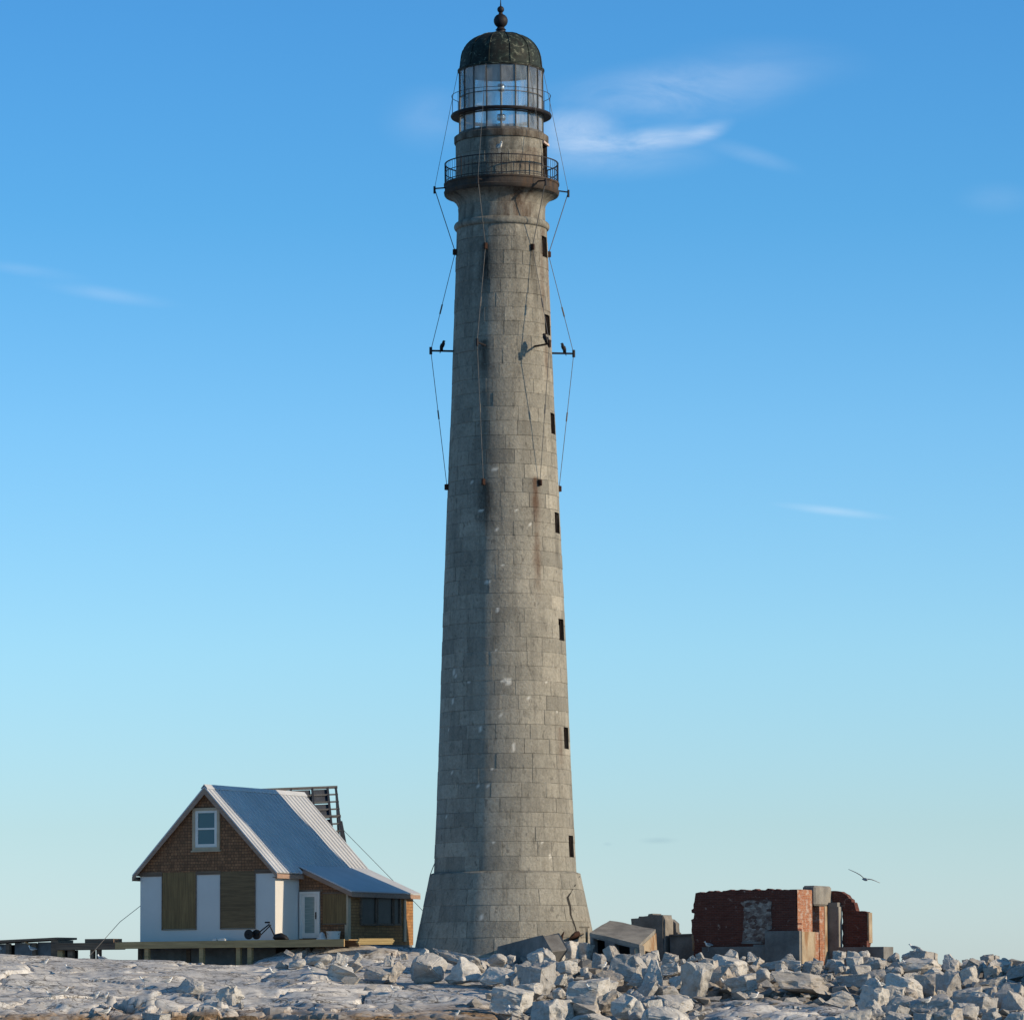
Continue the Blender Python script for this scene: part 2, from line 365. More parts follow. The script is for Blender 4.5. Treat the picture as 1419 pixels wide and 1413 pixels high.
def shingle_mat(name, c1, c2, c3):
    n = NT(name); s = n.N.new('ShaderNodeSeparateXYZ'); n.L.new(n.tc.outputs['Object'], s.inputs[0])
    cb = n.N.new('ShaderNodeCombineXYZ'); n.L.new(n.math('ADD', s.outputs[0], s.outputs[1]), cb.inputs[0]); n.L.new(s.outputs[2], cb.inputs[1])
    b = n.N.new('ShaderNodeTexBrick'); n.L.new(cb.outputs[0], b.inputs['Vector']); b.inputs['Scale'].default_value = 1.0
    b.inputs['Brick Width'].default_value = 0.17; b.inputs['Row Height'].default_value = 0.13; b.inputs['Mortar Size'].default_value = 0.010; b.offset = 0.43; b.squash = 0.8
    b.inputs['Color1'].default_value = c1 + (1,); b.inputs['Color2'].default_value = c2 + (1,); b.inputs['Mortar'].default_value = c3 + (1,)
    f = n.noise(n.vec((2.4, 2.4, 5.0)), 1.0, 6, 0.7)
    c = n.mix(n.ramp(f, 0.4, 0.68, 0, 0.7), b.outputs[0], c3)
    n.color(c).rough(0.9); n.bump(n.math('ADD', b.outputs['Fac'], f), 0.5, 0.02)
    return n.m

def wood_mat(name, c, dark, axis=0):
    n = NT(name); sc = [14, 14, 14]; sc[axis] = 0.9
    f = n.noise(n.vec(tuple(sc)), 1.0, 5, 0.6, 0.3); g = n.noise(n.vec(), 1.1, 4, 0.6)
    cc = n.mix(n.ramp(f, 0.35, 0.65), dark, c); cc = n.mix(n.ramp(g, 0.4, 0.7, 0, 0.4), cc, dark)
    n.color(cc).rough(0.85); n.bump(f, 0.3, 0.008); return n.m

def concrete_mat(name, c, dark, rustc=None):
    n = NT(name); v = n.vec()
    f = n.noise(v, 1.3, 6, 0.62); cc = n.mix(n.ramp(f, 0.35, 0.68), dark, c)
    s = n.noise(v, 11, 5, 0.7); cc = n.mix(n.ramp(s, 0.52, 0.7, 0, 0.5), cc, dark)
    if rustc:
        k = n.noise(n.vec((2, 2, 0.6)), 1.0, 5, 0.65); cc = n.mix(n.ramp(k, 0.50, 0.62, 0, 0.8), cc, rustc)
    n.color(cc).rough(0.92); n.bump(n.math('ADD', f, s), 0.5, 0.03); return n.m

def rubble_patch():
    n = NT('mortar_smeared_brick'); v = n.vec((1, 1, 1.6))
    e = n.voro(v, 5.5).outputs['Color']; sp = n.N.new('ShaderNodeSeparateColor'); n.L.new(e, sp.inputs[0])
    f = n.noise(v, 4.5, 6, 0.75)
    c = n.mix(sp.outputs[0], (0.11, 0.06, 0.05), (0.40, 0.36, 0.32)); c = n.mix(n.ramp(f, 0.45, 0.62, 0, 0.75), c, (0.10, 0.055, 0.045)); c = n.mix(n.ramp(f, 0.60, 0.70, 0, 0.8), c, (0.50, 0.47, 0.43))
    n.color(c).rough(0.95); n.bump(f, 0.6, 0.05); return n.m

def glass_mat(name, tint, trans, milky):
    n = NT(name); N = n.N; out = N['Material Output']
    tr = N.new('ShaderNodeBsdfTransparent'); tr.inputs[0].default_value = tint + (1,)
    gl = N.new('ShaderNodeBsdfGlossy'); gl.inputs['Roughness'].default_value = 0.06; gl.inputs[0].default_value = (0.9, 0.93, 0.95, 1)
    df = N.new('ShaderNodeBsdfTranslucent'); df.inputs[0].default_value = (0.95, 0.97, 0.97, 1)
    d2 = N.new('ShaderNodeBsdfDiffuse'); d2.inputs[0].default_value = (0.7, 0.72, 0.72, 1)
    ms = N.new('ShaderNodeMixShader'); ms.inputs[0].default_value = 0.55; n.L.new(df.outputs[0], ms.inputs[1]); n.L.new(d2.outputs[0], ms.inputs[2])
    f = n.noise(n.vec((1.5, 1.5, 0.5)), 1.0, 4)
    m1 = N.new('ShaderNodeMixShader'); n.L.new(n.ramp(f, 0.35, 0.7, milky * 0.3, milky * 1.6), m1.inputs[0]); n.L.new(tr.outputs[0], m1.inputs[1]); n.L.new(ms.outputs[0], m1.inputs[2])
    fr = N.new('ShaderNodeFresnel'); fr.inputs[0].default_value = 1.45
    m2 = N.new('ShaderNodeMixShader'); n.L.new(n.math('ADD', fr.outputs[0], 1 - trans), m2.inputs[0]); n.L.new(m1.outputs[0], m2.inputs[1]); n.L.new(gl.outputs[0], m2.inputs[2])
    n.L.new(m2.outputs[0], out.inputs[0]); return n.m

M = {}
M['stone'] = stone_mat()
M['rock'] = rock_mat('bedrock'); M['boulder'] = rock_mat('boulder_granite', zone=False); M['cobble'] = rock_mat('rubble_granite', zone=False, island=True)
M['brick'] = brick_mat()
M['shingle'] = shingle_mat('weathered_shingle', (0.37, 0.185, 0.095), (0.23, 0.12, 0.063), (0.09, 0.05, 0.032))
M['cedar'] = shingle_mat('new_cedar_shingle', (0.46, 0.25, 0.105), (0.34, 0.18, 0.075), (0.19, 0.095, 0.045))
M['plywood'] = wood_mat('weathered_plywood', (0.27, 0.18, 0.082), (0.155, 0.102, 0.05), 2)
M['deckwood'] = wood_mat('treated_timber', (0.50, 0.35, 0.175), (0.33, 0.225, 0.115), 0)
M['oldwood'] = wood_mat('grey_old_timber', (0.24, 0.17, 0.12), (0.11, 0.08, 0.062), 0)
M['fascia'] = wood_mat('fascia_board', (0.42, 0.29, 0.22), (0.28, 0.19, 0.15), 0)
M['newwood'] = wood_mat('new_lumber', (0.62, 0.45, 0.20), (0.48, 0.33, 0.14), 0)
M['white'] = plain('white_panel', (0.62, 0.62, 0.61), 0.6, var=0.05, scale=0.6, bump=0.05)
M['trim'] = plain('white_trim', (0.74, 0.72, 0.68), 0.5, var=0.05, bump=0.0)
M['tan'] = plain('tan_casing', (0.48, 0.38, 0.27), 0.7, var=0.12)
M['roof'] = plain('blue_grey_roof_metal', (0.53, 0.55, 0.58), 0.42, metal=0.0, var=0.10, scale=0.7, bump=0.03)
M['iron'] = plain('black_iron', (0.022, 0.019, 0.022), 0.6, var=0.4)
M['rod'] = plain('galvanised_rod', (0.14, 0.135, 0.13), 0.6, var=0.25)
M['darkrust'] = plain('rusty_iron', (0.050, 0.024, 0.016), 0.85, var=0.45, scale=5)
M['black'] = plain('black_plastic', (0.015, 0.015, 0.018), 0.6, var=0.2)
M['shutter'] = plain('rusted_shutter', (0.016, 0.008, 0.007), 0.85, var=0.4, scale=4)
M['concrete'] = concrete_mat('worn_concrete', (0.34, 0.32, 0.285), (0.19, 0.18, 0.165))
M['tanconcrete'] = concrete_mat('tan_concrete', (0.46, 0.38, 0.27), (0.30, 0.235, 0.165), (0.25, 0.12, 0.05))
M['stonewall'] = concrete_mat('grey_masonry', (0.24, 0.235, 0.225), (0.13, 0.125, 0.12))
M['mortarpatch'] = rubble_patch()
M['sunlitbrick'] = brick_mat('sunlit_limed_brick', (0.40, 0.165, 0.085), (0.30, 0.11, 0.06), (0.42, 0.30, 0.22), 0.50)  # brighter copy of the brick paints sunlight on the right-hand faces; lime flecks
M['gullwhite'] = plain('white_feather', (0.82, 0.82, 0.80), 0.7, var=0.03, bump=0)
M['gullgrey'] = plain('grey_feather', (0.30, 0.32, 0.34), 0.7, var=0.06, bump=0)
M['darkfeather'] = plain('dark_feather', (0.018, 0.016, 0.018), 0.6, var=0.3, bump=0)
M['beak'] = plain('yellow_beak', (0.6, 0.36, 0.06), 0.5, var=0.05, bump=0)
M['solar'] = plain('solar_panel_back', (0.06, 0.068, 0.085), 0.5, var=0.2)
M['alu'] = plain('rack_metal', (0.045, 0.05, 0.062), 0.5, var=0.2)
M['glass'] = glass_mat('lantern_glass', (0.96, 0.98, 0.98), 0.99, 0.46)
M['lens'] = glass_mat('lamp_lens', (0.75, 0.85, 0.85), 0.6, 0.5)
M['liner'] = plain('dome_lining', (0.40, 0.40, 0.39), 0.7, var=0.2)

def pane_mat():
    n = NT('house_window_glass'); n.color((0.07, 0.16, 0.19)).rough(0.15); n.b.inputs['Specular IOR Level'].default_value = 0.25
    n.bump(n.noise(n.vec(), 1.2, 2), 0.08, 0.02); return n.m
M['pane'] = pane_mat()
def doorglass():
    n = NT('door_glass_blind'); w = n.noise(n.vec((1, 1, 30)), 1.0, 1)
    n.color(n.mix(n.ramp(w, 0.4, 0.6), (0.20, 0.27, 0.26), (0.28, 0.35, 0.34))).rough(0.12); n.b.inputs['Specular IOR Level'].default_value = 0.6; return n.m
M['doorglass'] = doorglass()
def dome_mat():
    n = NT('weathered_copper_dome'); v = n.vec()
    f = n.noise(v, 2.6, 7, 0.7, 1.8); g = n.noise(v, 0.9, 5, 0.6, 0.8)
    c = n.mix(n.ramp(f, 0.42, 0.6), (0.010, 0.013, 0.012), (0.026, 0.045, 0.037))
    c = n.mix(n.ramp(f, 0.57, 0.64, 0, 0.85), c, (0.24, 0.25, 0.19)); c = n.mix(n.ramp(g, 0.5, 0.7, 0, 0.6), c, (0.03, 0.026, 0.022))
    n.color(c).rough(0.7); n.bump(f, 0.4, 0.05); return n.m
M['dome'] = dome_mat()
# ------------------------------------------------------------------ terrain
CREST_X = [-400, 0, 100, 150, 230, 290, 360, 430, 480, 560, 640, 720, 800, 900, 1000, 1100, 1200, 1300, 1419, 1800]
CREST_Y = [1312, 1319, 1325, 1330, 1335, 1342, 1348, 1340, 1348, 1354, 1350, 1348, 1344, 1342, 1345, 1344, 1342, 1338, 1340, 1345]
YC, YB = -14.0, -37.0
def terrain_base(X, Y):
    px = CX + (X - CAM.x) * F / (Y - CAM.y)
    yc = np.interp(px, CREST_X, CREST_Y)
    t = np.clip((YC - Y) / (YC - YB), 0, 1)
    yy = yc + (1418 - yc) * (t ** 0.92)
    Yq = np.clip(Y, YB, YC)
    z = z_at_np(px, yy, Yq)
    # behind the crest: down to the ground round the buildings
    back = np.clip((Y - YC) / 6.0, 0, 1); back = back * back * (3 - 2 * back)
    g = -0.55 + 0.35 * np.exp(-((X) / 9) ** 2 - ((Y + 1) / 9) ** 2)
    g = g + 0.85 * np.exp(-((X + 6.5) / 3.6) ** 4 - ((Y - 0.5) / 4.5) ** 4)
    g = g - 0.0035 * np.clip(Y - 10, 0, None) ** 1.4
    z = z * (1 - back) + np.minimum(g, z + 1.3) * back
    # seaward fall and island edge
    z = z - 0.17 * np.clip(YB - Y, 0, None)
    # a rough rise beyond the right edge of the view keeps the low sun off much of the rubble there
    rise = np.clip((X - 24.2 - 0.02 * (Y + 20)) / 4.0, 0, 1); rise = rise * rise * (3 - 2 * rise)
    z = z + rise * np.exp(-((Y + 24) / 15.0) ** 4) * (2.2 + 4.2 * fbm(X * 0.30, Y * 0.36, 200, 4))
    z = z - 0.10 * np.clip(np.abs(X) - 38, 0, None)
    return z
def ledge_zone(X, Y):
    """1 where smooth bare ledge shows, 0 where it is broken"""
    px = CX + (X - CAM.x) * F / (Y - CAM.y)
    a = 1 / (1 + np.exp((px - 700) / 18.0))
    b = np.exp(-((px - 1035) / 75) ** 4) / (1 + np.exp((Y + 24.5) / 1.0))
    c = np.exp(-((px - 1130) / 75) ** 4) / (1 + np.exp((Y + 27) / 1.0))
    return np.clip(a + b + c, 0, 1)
def terrain_np(X, Y):
    z = terrain_base(X, Y)
    zone = ledge_zone(X, Y)
    act = np.clip((Y + 75) / 15, 0, 1) * np.clip(1 - (Y + 6) / 8, 0.12, 1)
    wx = X + 1.6 * (fbm(X * 0.22, Y * 0.22, 3) - 0.5) * 2; wy = Y + 1.6 * (fbm(X * 0.22, Y * 0.22, 9) - 0.5) * 2
    big = (fbm(X * 0.13, Y * 0.20, 21, 4) - 0.5) * 1.3
    # layered ledges: quantised tilted field
    q = (z * 1.0 + 0.10 * wx * 0.5 + big * 0.9 + 0.5 * (fbm(wx * 0.35, wy * 0.5, 31, 4) - 0.5)) / 0.42
    fr = q - np.floor(q)
    stair = np.floor(q) + np.clip((fr - 0.62) / 0.34, 0, 1) ** 1.6
    lay = (stair - q) * 0.42
    # jointed blocks, each with its own tilt
    f1, f2, r = voro(wx * 0.22, wy * 0.42, 50)
    blk = (r[0] - 0.5) * 0.55 + (r[1] - 0.5) * 0.9 * r[3] / 0.22 * 0.18 + (r[2] - 0.35) * 0.9 * r[4] / 0.42 * 0.24
    crack = -0.45 * np.exp(-((f2 - f1) / 0.03) ** 2)
    g1, g2, s = voro(wx * 1.05, wy * 1.5, 70)
    blk2 = (s[0] - 0.5) * 0.34 + (s[1] - 0.5) * s[3] * 0.4 + (s[2] - 0.4) * s[4] * 0.4
    crack2 = -0.16 * np.exp(-((g2 - g1) / 0.07) ** 2)
    px = CX + (X - CAM.x) * F / (Y - CAM.y)
    low = 1 / (1 + np.exp((Y + 29.0 + 2.2 * (fbm(X * 0.2, Y * 0.1, 5) - .5)) / 0.6)) * np.clip(np.exp(-((px - 260) / 130.) ** 4) + 0.25, 0, 1)    # broken foot of the ledge
    sm = fbm(X * 1.3, Y * 1.6, 90, 5) - 0.5
    fine = fbm(X * 4.5, Y * 4.5, 95, 4) - 0.5
    rid = 1 - np.abs(2 * fbm(wx * 0.8, wy * 1.4, 120, 5) - 1)
    d_ledge = 0.48 * big + 0.55 * lay + 0.26 * blk + 0.70 * crack + 0.10 * sm + 0.02 * fine + low * (1.35 * blk2 + crack2 + 0.5 * blk) + 0.10 * (rid - .7)
    d_rub = 0.25 * big + 0.9 * blk + 0.8 * blk2 + crack + crack2 + 0.25 * sm + 0.08 * fine - 0.50
    crest = np.exp(-((Y - YC) / 5.0) ** 2) * zone
    return z + act * (d_ledge * zone * (1 - 0.55 * crest) + d_rub * (1 - zone))
def ground_z(x, y): return float(terrain_np(np.array([x], float), np.array([y], float))[0])

def build_ground():
    xs = np.concatenate([np.linspace(-110, -30, 28)[:-1], np.arange(-30, 30, 0.085), np.linspace(30, 110, 28)])
    ys = np.concatenate([np.linspace(-95, -42, 26)[:-1], np.arange(-42, -7, 0.08), np.arange(-7, 14, 0.4), np.linspace(14, 120, 34)])
    Xg, Yg = np.meshgrid(xs, ys); Z = terrain_np(Xg, Yg)
    Z = np.maximum(Z, -9)
    V = np.stack([Xg, Yg, Z], -1).reshape(-1, 3); nx, ny = len(xs), len(ys)
    i = (np.arange(ny - 1)[:, None] * nx + np.arange(nx - 1)[None, :]).reshape(-1)
    Fq = np.stack([i, i + 1, i + nx + 1, i + nx], -1)
    me = bpy.data.meshes.new('rock_ground')
    me.vertices.add(len(V)); me.vertices.foreach_set('co', V.reshape(-1))
    me.loops.add(Fq.size); me.loops.foreach_set('vertex_index', Fq.reshape(-1).astype(np.int32))
    me.polygons.add(len(Fq)); me.polygons.foreach_set('loop_start', (np.arange(len(Fq)) * 4).astype(np.int32)); me.polygons.foreach_set('loop_total', np.full(len(Fq), 4, np.int32))
    me.polygons.foreach_set('use_smooth', np.ones(len(Fq), bool))
    me.update(); me.validate(); me.materials.append(M['rock'])
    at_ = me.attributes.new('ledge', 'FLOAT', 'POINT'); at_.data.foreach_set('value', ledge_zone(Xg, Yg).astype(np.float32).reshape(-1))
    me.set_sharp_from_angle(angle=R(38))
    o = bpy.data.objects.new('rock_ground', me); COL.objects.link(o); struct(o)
build_ground()
def build_sea():
    n = NT('sea_water'); n.color((0.012, 0.03, 0.042)).rough(0.12); n.bump(n.noise(n.vec((0.25, 0.6, 1)), 1.0, 6, 0.6), 0.6, 0.4)
    s = 30000; o = mesh_obj('sea', [(-s, -s, -5), (s, -s, -5), (s, s, -5), (-s, s, -5)], [(0, 1, 2, 3)], n.m); struct(o)
build_sea()

# ------------------------------------------------------------------ lighthouse
def PZ(y, Y=0.0, x=699): return at(x, y, Y).z
def prof_pt(y, xl, xr):
    a, b = at(xl, y, 0), at(xr, y, 0); return ((b.x - a.x) / 2, (a.z + b.z) / 2)
SH = sorted([prof_pt(*p)[::-1] for p in [(1209, 602.3, 800.2), (1120, 606.5, 795.4), (1000, 610, 789.7), (850, 615.3, 783.6), (680, 621.6, 775.7), (550, 626.6, 768.6), (380, 632, 761.3), (318, 633, 758)]])
FL = sorted([prof_pt(*p)[::-1] for p in [(1345, 566.3, 831), (1211.5, 595.7, 805)]])
def Rsh(z): return float(np.interp(z, [a for a, b in SH], [b for a, b in SH]))
def Rfl(z): return float(np.interp(z, [a for a, b in FL], [b for a, b in FL]))
zT, zS, zB = SH[-1][0], SH[0][0], FL[0][0]
def px_az(x, y, xc=None):
    """azimuth (0 = to the camera, + right) and height of the tower's visible face at a pixel"""
    z = PZ(y); 
    for _ in range(3):
        r = Rsh(z) if z > zS else Rfl(z)
        p = at(x, y, 0); s = max(-0.999, min(0.999, p.x / r)); a = math.asin(s); z = at(x, y, -r * math.cos(a)).z
    return a, z

class Stain:
    """weathering of the stone: streaks run down from the iron, lime leaks out of joints"""
    def __init__(s): s.st = []; s.lime = []
    def streak(s, x, y0, y1, w, amt, kind):
        a, z1 = px_az(x, y0); _, z0 = px_az(x, y1); s.st.append((a, z1, z0, w, amt, kind))
    def limep(s, x, y, w, h, amt=1.0):
        a, z = px_az(x, y); s.lime.append((a, z, w / 38.0, h / 38.0, amt))
ST = Stain()
for q in [(673, 338, 430, .28, .95, 'd'), (678, 352, 405, .35, .6, 'd'), (671, 474, 540, .26, .85, 'd'), (673, 540, 660, .30, .40, 'd'), (675, 672, 748, .34, .85, 'd'), (680, 600, 730, .5, .30, 'd'),
          (742, 664, 745, .17, .95, 'r'), (743, 740, 835, .13, .65, 'r'), (757, 482, 530, .16, .6, 'r'), (736, 346, 400, .26, .75, 'd'), (741, 372, 440, .14, .6, 'd'), (750, 340, 480, .18, .45, 'r'), (757, 345, 470, .16, .5, 'r'),
          (645, 330, 480, .5, .3, 'd'), (700, 325, 372, .12, .5, 'd'), (716, 325, 380, .10, .45, 'd'), (686, 325, 360, .12, .45, 'd'), (728, 322, 350, .15, .5, 'd'), (752, 318, 345, .2, .6, 'r'),
          (765, 604, 650, .12, .35, 'd'), (771, 742, 790, .12, .35, 'd'), (777, 890, 930, .12, .3, 'd'), (690, 790, 900, .4, .2, 'd'), (650, 760, 850, .6, .2, 'd'), (775, 1010, 1070, .12, .5, 'r'), (700, 1335, 1280, .3, .0, 'd')]: ST.streak(*q)
for q in [(686, 650, 9, 6), (677, 688, 6, 4), (654, 668, 5, 4), (735, 727, 3.5, 4), (689, 733, 3, 5), (677, 805, 16, 3), (745, 746, 14, 2), (728, 905, 8, 3), (704, 944, 10, 9), (700, 943, 16, 3), (756, 945, 9, 3), (732, 966, 6, 4), (706, 984, 14, 2),
          (630, 930, 4, 8), (632, 938, 3, 5), (629, 972, 3, 7), (622, 1012, 3, 9), (627, 1070, 3, 5), (663, 1088, 5, 3), (677, 1090, 3, 5), (620, 1132, 2.5, 9), (684, 1160, 2.5, 15), (752, 1167, 6, 3), (762, 1186, 4, 5), (694, 1025, 8, 2), (694, 990, 3, 4), (650, 945, 6, 3),
          (666, 1009, 3, 9), (712, 1035, 2.5, 13), (683, 1060, 2.5, 14), (690, 1104, 2.5, 14), (669, 1270, 3, 12), (651, 686, 3, 3), (668, 707, 8, 2.5), (716, 706, 4, 2), (771, 984, 4, 3), (754, 1010, 4, 6), (700, 398, 2.5, 11), (697, 775, 2.5, 15), (690, 845, 2.5, 10), (687, 905, 2.5, 14)]: ST.limep(*q)

def stain_shade_arrays(A, Z, base_tone, groove):
    n1 = fbm(A * 6, Z * 1.5, 5, 4); n2 = fbm(A * 14, Z * 6, 8, 4)
    dark = np.zeros(A.shape); rust = np.zeros(A.shape); lime = np.zeros(A.shape)
    for a, z1, z0, w, amt, k in ST.st:
        r = 2.3
        du = (A - a) * r + (n1 - 0.5) * 0.25
        t = np.clip((z1 - Z) / max(z1 - z0, .01), 0, 1)
        m = np.exp(-(du / (w * (0.95 + 0.3 * t))) ** 2) * np.where(Z > z1 + 0.05, 0, 1) * np.clip((Z - z0) / (0.55 * (z1 - z0)), 0, 1)
        if k == 'd': dark = np.maximum(dark, m * amt)
        else: rust = np.maximum(rust, m * amt); dark = np.maximum(dark, m * amt * 0.35)
    # older, darker stone towards the top under the gallery
    up = np.clip((Z - 21) / 14.0, 0, 1)
    dark = np.maximum(dark, up * 0.42 * np.clip((n2 - 0.34) * 4, 0, 1))
    dark = np.maximum(dark, groove * 0.30 * np.clip((n2 - 0.25) * 3, 0.3, 1) * (1 - 0.0 * up))
    rv = groove < 0; dark = np.where(rv, 0.9, dark); rust = np.where(rv, 0.8, rust); groove = np.clip(groove, 0, 1)  # reveals blackened and reddened in colour to paint the shade inside the openings
    for a, z, w, h, amt in ST.lime:
        r = Rsh(z) if z > zS else Rfl(z)
        e = ((A - a) * r / (w * 0.5)) ** 2 + ((Z - z) / (h * 0.55)) ** 2
        lime = np.maximum(lime, np.where(e < 1.0 + 1.2 * (n2 - 0.5), amt * 0.85, 0))
    j = groove * np.clip((fbm(A * 9, Z * 3, 77, 4) - 0.62) * 9, 0, 1) * 0.6
    lime = np.maximum(lime, j * (1 - up * 0.7))
    return np.stack([base_tone, np.clip(dark, 0, 1), np.clip(rust, 0, 1), np.clip(lime, 0, 1)], -1)

def ashlar(name, rad, courses, nblk, openings, parent, seed, groove_d=0.018, g=0.014, step=0.11, zstep=0.10):
    rng = random.Random(seed)
    V = []; Fc = []; tones = []; grv = []
    for ci in range(len(courses) - 1):
        z0, z1 = courses[ci], courses[ci + 1]; zm = (z0 + z1) / 2; r0 = rad(zm); circ = 2 * math.pi * r0
        n = nblk(zm); off = rng.random()
        ang = [2 * math.pi * (k + off + rng.uniform(-0.34, 0.34)) / n for k in range(n)]
        cols = []; blk = []          # (angle, on surface?, block)
        for k in range(n):
            a0 = ang[k]; a1 = ang[(k + 1) % n] + (2 * math.pi if k == n - 1 else 0); ga = g / r0
            m = max(1, int((a1 - a0) * r0 / step))
            cols.append((a0, 0, k))
            for q in range(m + 1): cols.append((a0 + ga + (a1 - a0 - 2 * ga) * q / m, 1, k))
        ops = [o for o in openings if o[3] > z0 + 1e-4 and o[2] < z1 - 1e-4]
        for (oa0, oa1, oz0, oz1) in ops:
            for oa in (oa0, oa1):
                oa = oa % (2 * math.pi)
                best = None
                for base in (0, 2 * math.pi):
                    t = oa + base
                    for i in range(len(cols)):
                        aa = cols[i][0]; bb = cols[i + 1][0] if i + 1 < len(cols) else cols[0][0] + 2 * math.pi
                        if aa < t < bb: best = (i, t); break
                    if best: break
                if best: cols.insert(best[0] + 1, (best[1], 1, cols[best[0]][2]))
        rows = [(z0, 0), (z0 + g, 1)]; m = max(1, int((z1 - z0 - 2 * g) / zstep))
        for q in range(1, m): rows.append((z0 + g + (z1 - z0 - 2 * g) * q / m, 1))
        rows += [(z1 - g, 1), (z1, 0)]
        for (_, _, oz0, oz1) in ops:
            for oz in (oz0, oz1):
                for i in range(len(rows) - 1):
                    if rows[i][0] < oz - 1e-5 and oz + 1e-5 < rows[i + 1][0]: rows.insert(i + 1, (oz, 1)); break
        bt = [min(1, max(0, rng.gauss(0.5, 0.22))) for _ in range(n)]; bo = [rng.uniform(-0.008, 0.010) for _ in range(n)]
        bj = [rng.uniform(0.35, 1.3) for _ in range(n)]
        base = len(V); nc = len(cols)
        for (z, sr) in rows:
            for (a, sc_, k) in cols:
                surf = sr and sc_
                d = bo[k] if surf else -groove_d * bj[k]
                r = rad(z) + d
                V.append((r * math.sin(a), -r * math.cos(a), z)); tones.append(bt[k]); grv.append(0.0 if surf else 1.0)
        for i in range(len(rows) - 1):
            zc = (rows[i][0] + rows[i + 1][0]) / 2
            for c in range(nc):
                c2 = (c + 1) % nc
                aa = cols[c][0]; bb = cols[c2][0] + (2 * math.pi if c2 == 0 else 0); ac = (aa + bb) / 2
                if any(oz0 < zc < oz1 and (oa0 < ac < oa1 or oa0 < ac - 2 * math.pi < oa1) for (oa0, oa1, oz0, oz1) in ops): continue
                Fc.append((base + i * nc + c, base + i * nc + c2, base + (i + 1) * nc + c2, base + (i + 1) * nc + c))
    # reveals of the openings
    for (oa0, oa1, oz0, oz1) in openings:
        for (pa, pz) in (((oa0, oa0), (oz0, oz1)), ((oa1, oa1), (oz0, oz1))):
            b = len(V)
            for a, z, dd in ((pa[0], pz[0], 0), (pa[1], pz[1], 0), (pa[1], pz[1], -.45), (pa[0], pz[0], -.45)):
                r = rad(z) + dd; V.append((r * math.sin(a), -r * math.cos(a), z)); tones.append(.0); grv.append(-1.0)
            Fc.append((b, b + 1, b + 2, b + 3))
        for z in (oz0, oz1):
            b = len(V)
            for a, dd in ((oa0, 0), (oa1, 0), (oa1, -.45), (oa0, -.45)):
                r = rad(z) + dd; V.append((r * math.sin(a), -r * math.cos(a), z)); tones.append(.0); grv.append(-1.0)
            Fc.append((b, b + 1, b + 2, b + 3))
    o = mesh_obj(name, V, Fc, M['stone'], parent)
    me = o.data
    v = np.array(V); A = np.arctan2(v[:, 0], -v[:, 1]); Z = v[:, 2]
    col = stain_shade_arrays(A, Z, np.array(tones), np.array(grv))
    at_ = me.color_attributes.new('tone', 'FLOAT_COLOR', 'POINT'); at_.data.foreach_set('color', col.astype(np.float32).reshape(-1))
    me.polygons.foreach_set('use_smooth', [True] * len(me.polygons)); me.set_sharp_from_angle(angle=R(25))
    return o

def stone_lathe(name, prof, parent, n=128, rustf=None, tone=0.45):
    mb = MB().lathe(prof, n); o = mesh_obj(name, mb.v, mb.f, M['stone'], parent)
    v = np.array(mb.v); A = np.arctan2(v[:, 0], -v[:, 1]); Z = v[:, 2]
    n2 = fbm(A * 8, Z * 2.2, 12, 4); n3 = fbm(A * 3, Z * 0.6, 14, 4)
    t = np.full(A.shape, tone) + (n3 - .5) * .5; dk = np.clip((n2 - .42) * 3, 0, 1) * .55; ru = np.zeros(A.shape)
    if rustf: ru, dk2 = rustf(A, Z, n2, n3); dk = np.maximum(dk, dk2)
    c = np.stack([np.clip(t, 0, 1), dk, ru, np.zeros(A.shape)], -1)
    at_ = o.data.color_attributes.new('tone', 'FLOAT_COLOR', 'POINT'); at_.data.foreach_set('color', c.astype(np.float32).reshape(-1))
    o.data.polygons.foreach_set('use_smooth', [True] * len(o.data.polygons)); o.data.set_sharp_from_angle(angle=R(30))
    return o

tower = thing('lighthouse', 'tall tapering grey granite lighthouse with dark domed glass lantern on the rocks', 'lighthouse')
WIN = [(327, 356, 751, 757.5), (436, 464, 755, 761.8), (572, 601, 763, 769.5), (710, 739, 768.8, 774.6), (858, 888, 774.2, 780.8), (1008, 1038, 781, 787.2), (1158, 1188, 788, 794.8)]
openings = []; wins = []
for y0, y1, x0, x1 in WIN:
    z1 = PZ(y0, -0.9); z0 = PZ(y1, -0.9); r = Rsh((z0 + z1) / 2)
    a0 = math.asin(min(.985, at(x0, (y0 + y1) / 2, 0).x / r)); a1 = a0 + 0.62 / r
    openings.append((a0, a1, z0, z1))
def nb(z): return 13 if z > 22 else (14 if z > 8 else 15)
NC = 45
crs = [zS + (zT - zS) * i / NC for i in range(NC + 1)]
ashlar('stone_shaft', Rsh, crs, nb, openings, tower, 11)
NF = 6
ashlar('stone_base', Rfl, [zB + (FL[-1][0] - zB) * i / NF for i in range(NF + 1)], lambda z: 16, [], tower, 23)
stone_lathe('base_ledge', [(FL[-1][1], FL[-1][0]), (FL[-1][1] - 0.02, FL[-1][0] + 0.03), (SH[0][1] - 0.05, zS + 0.02)], tower)
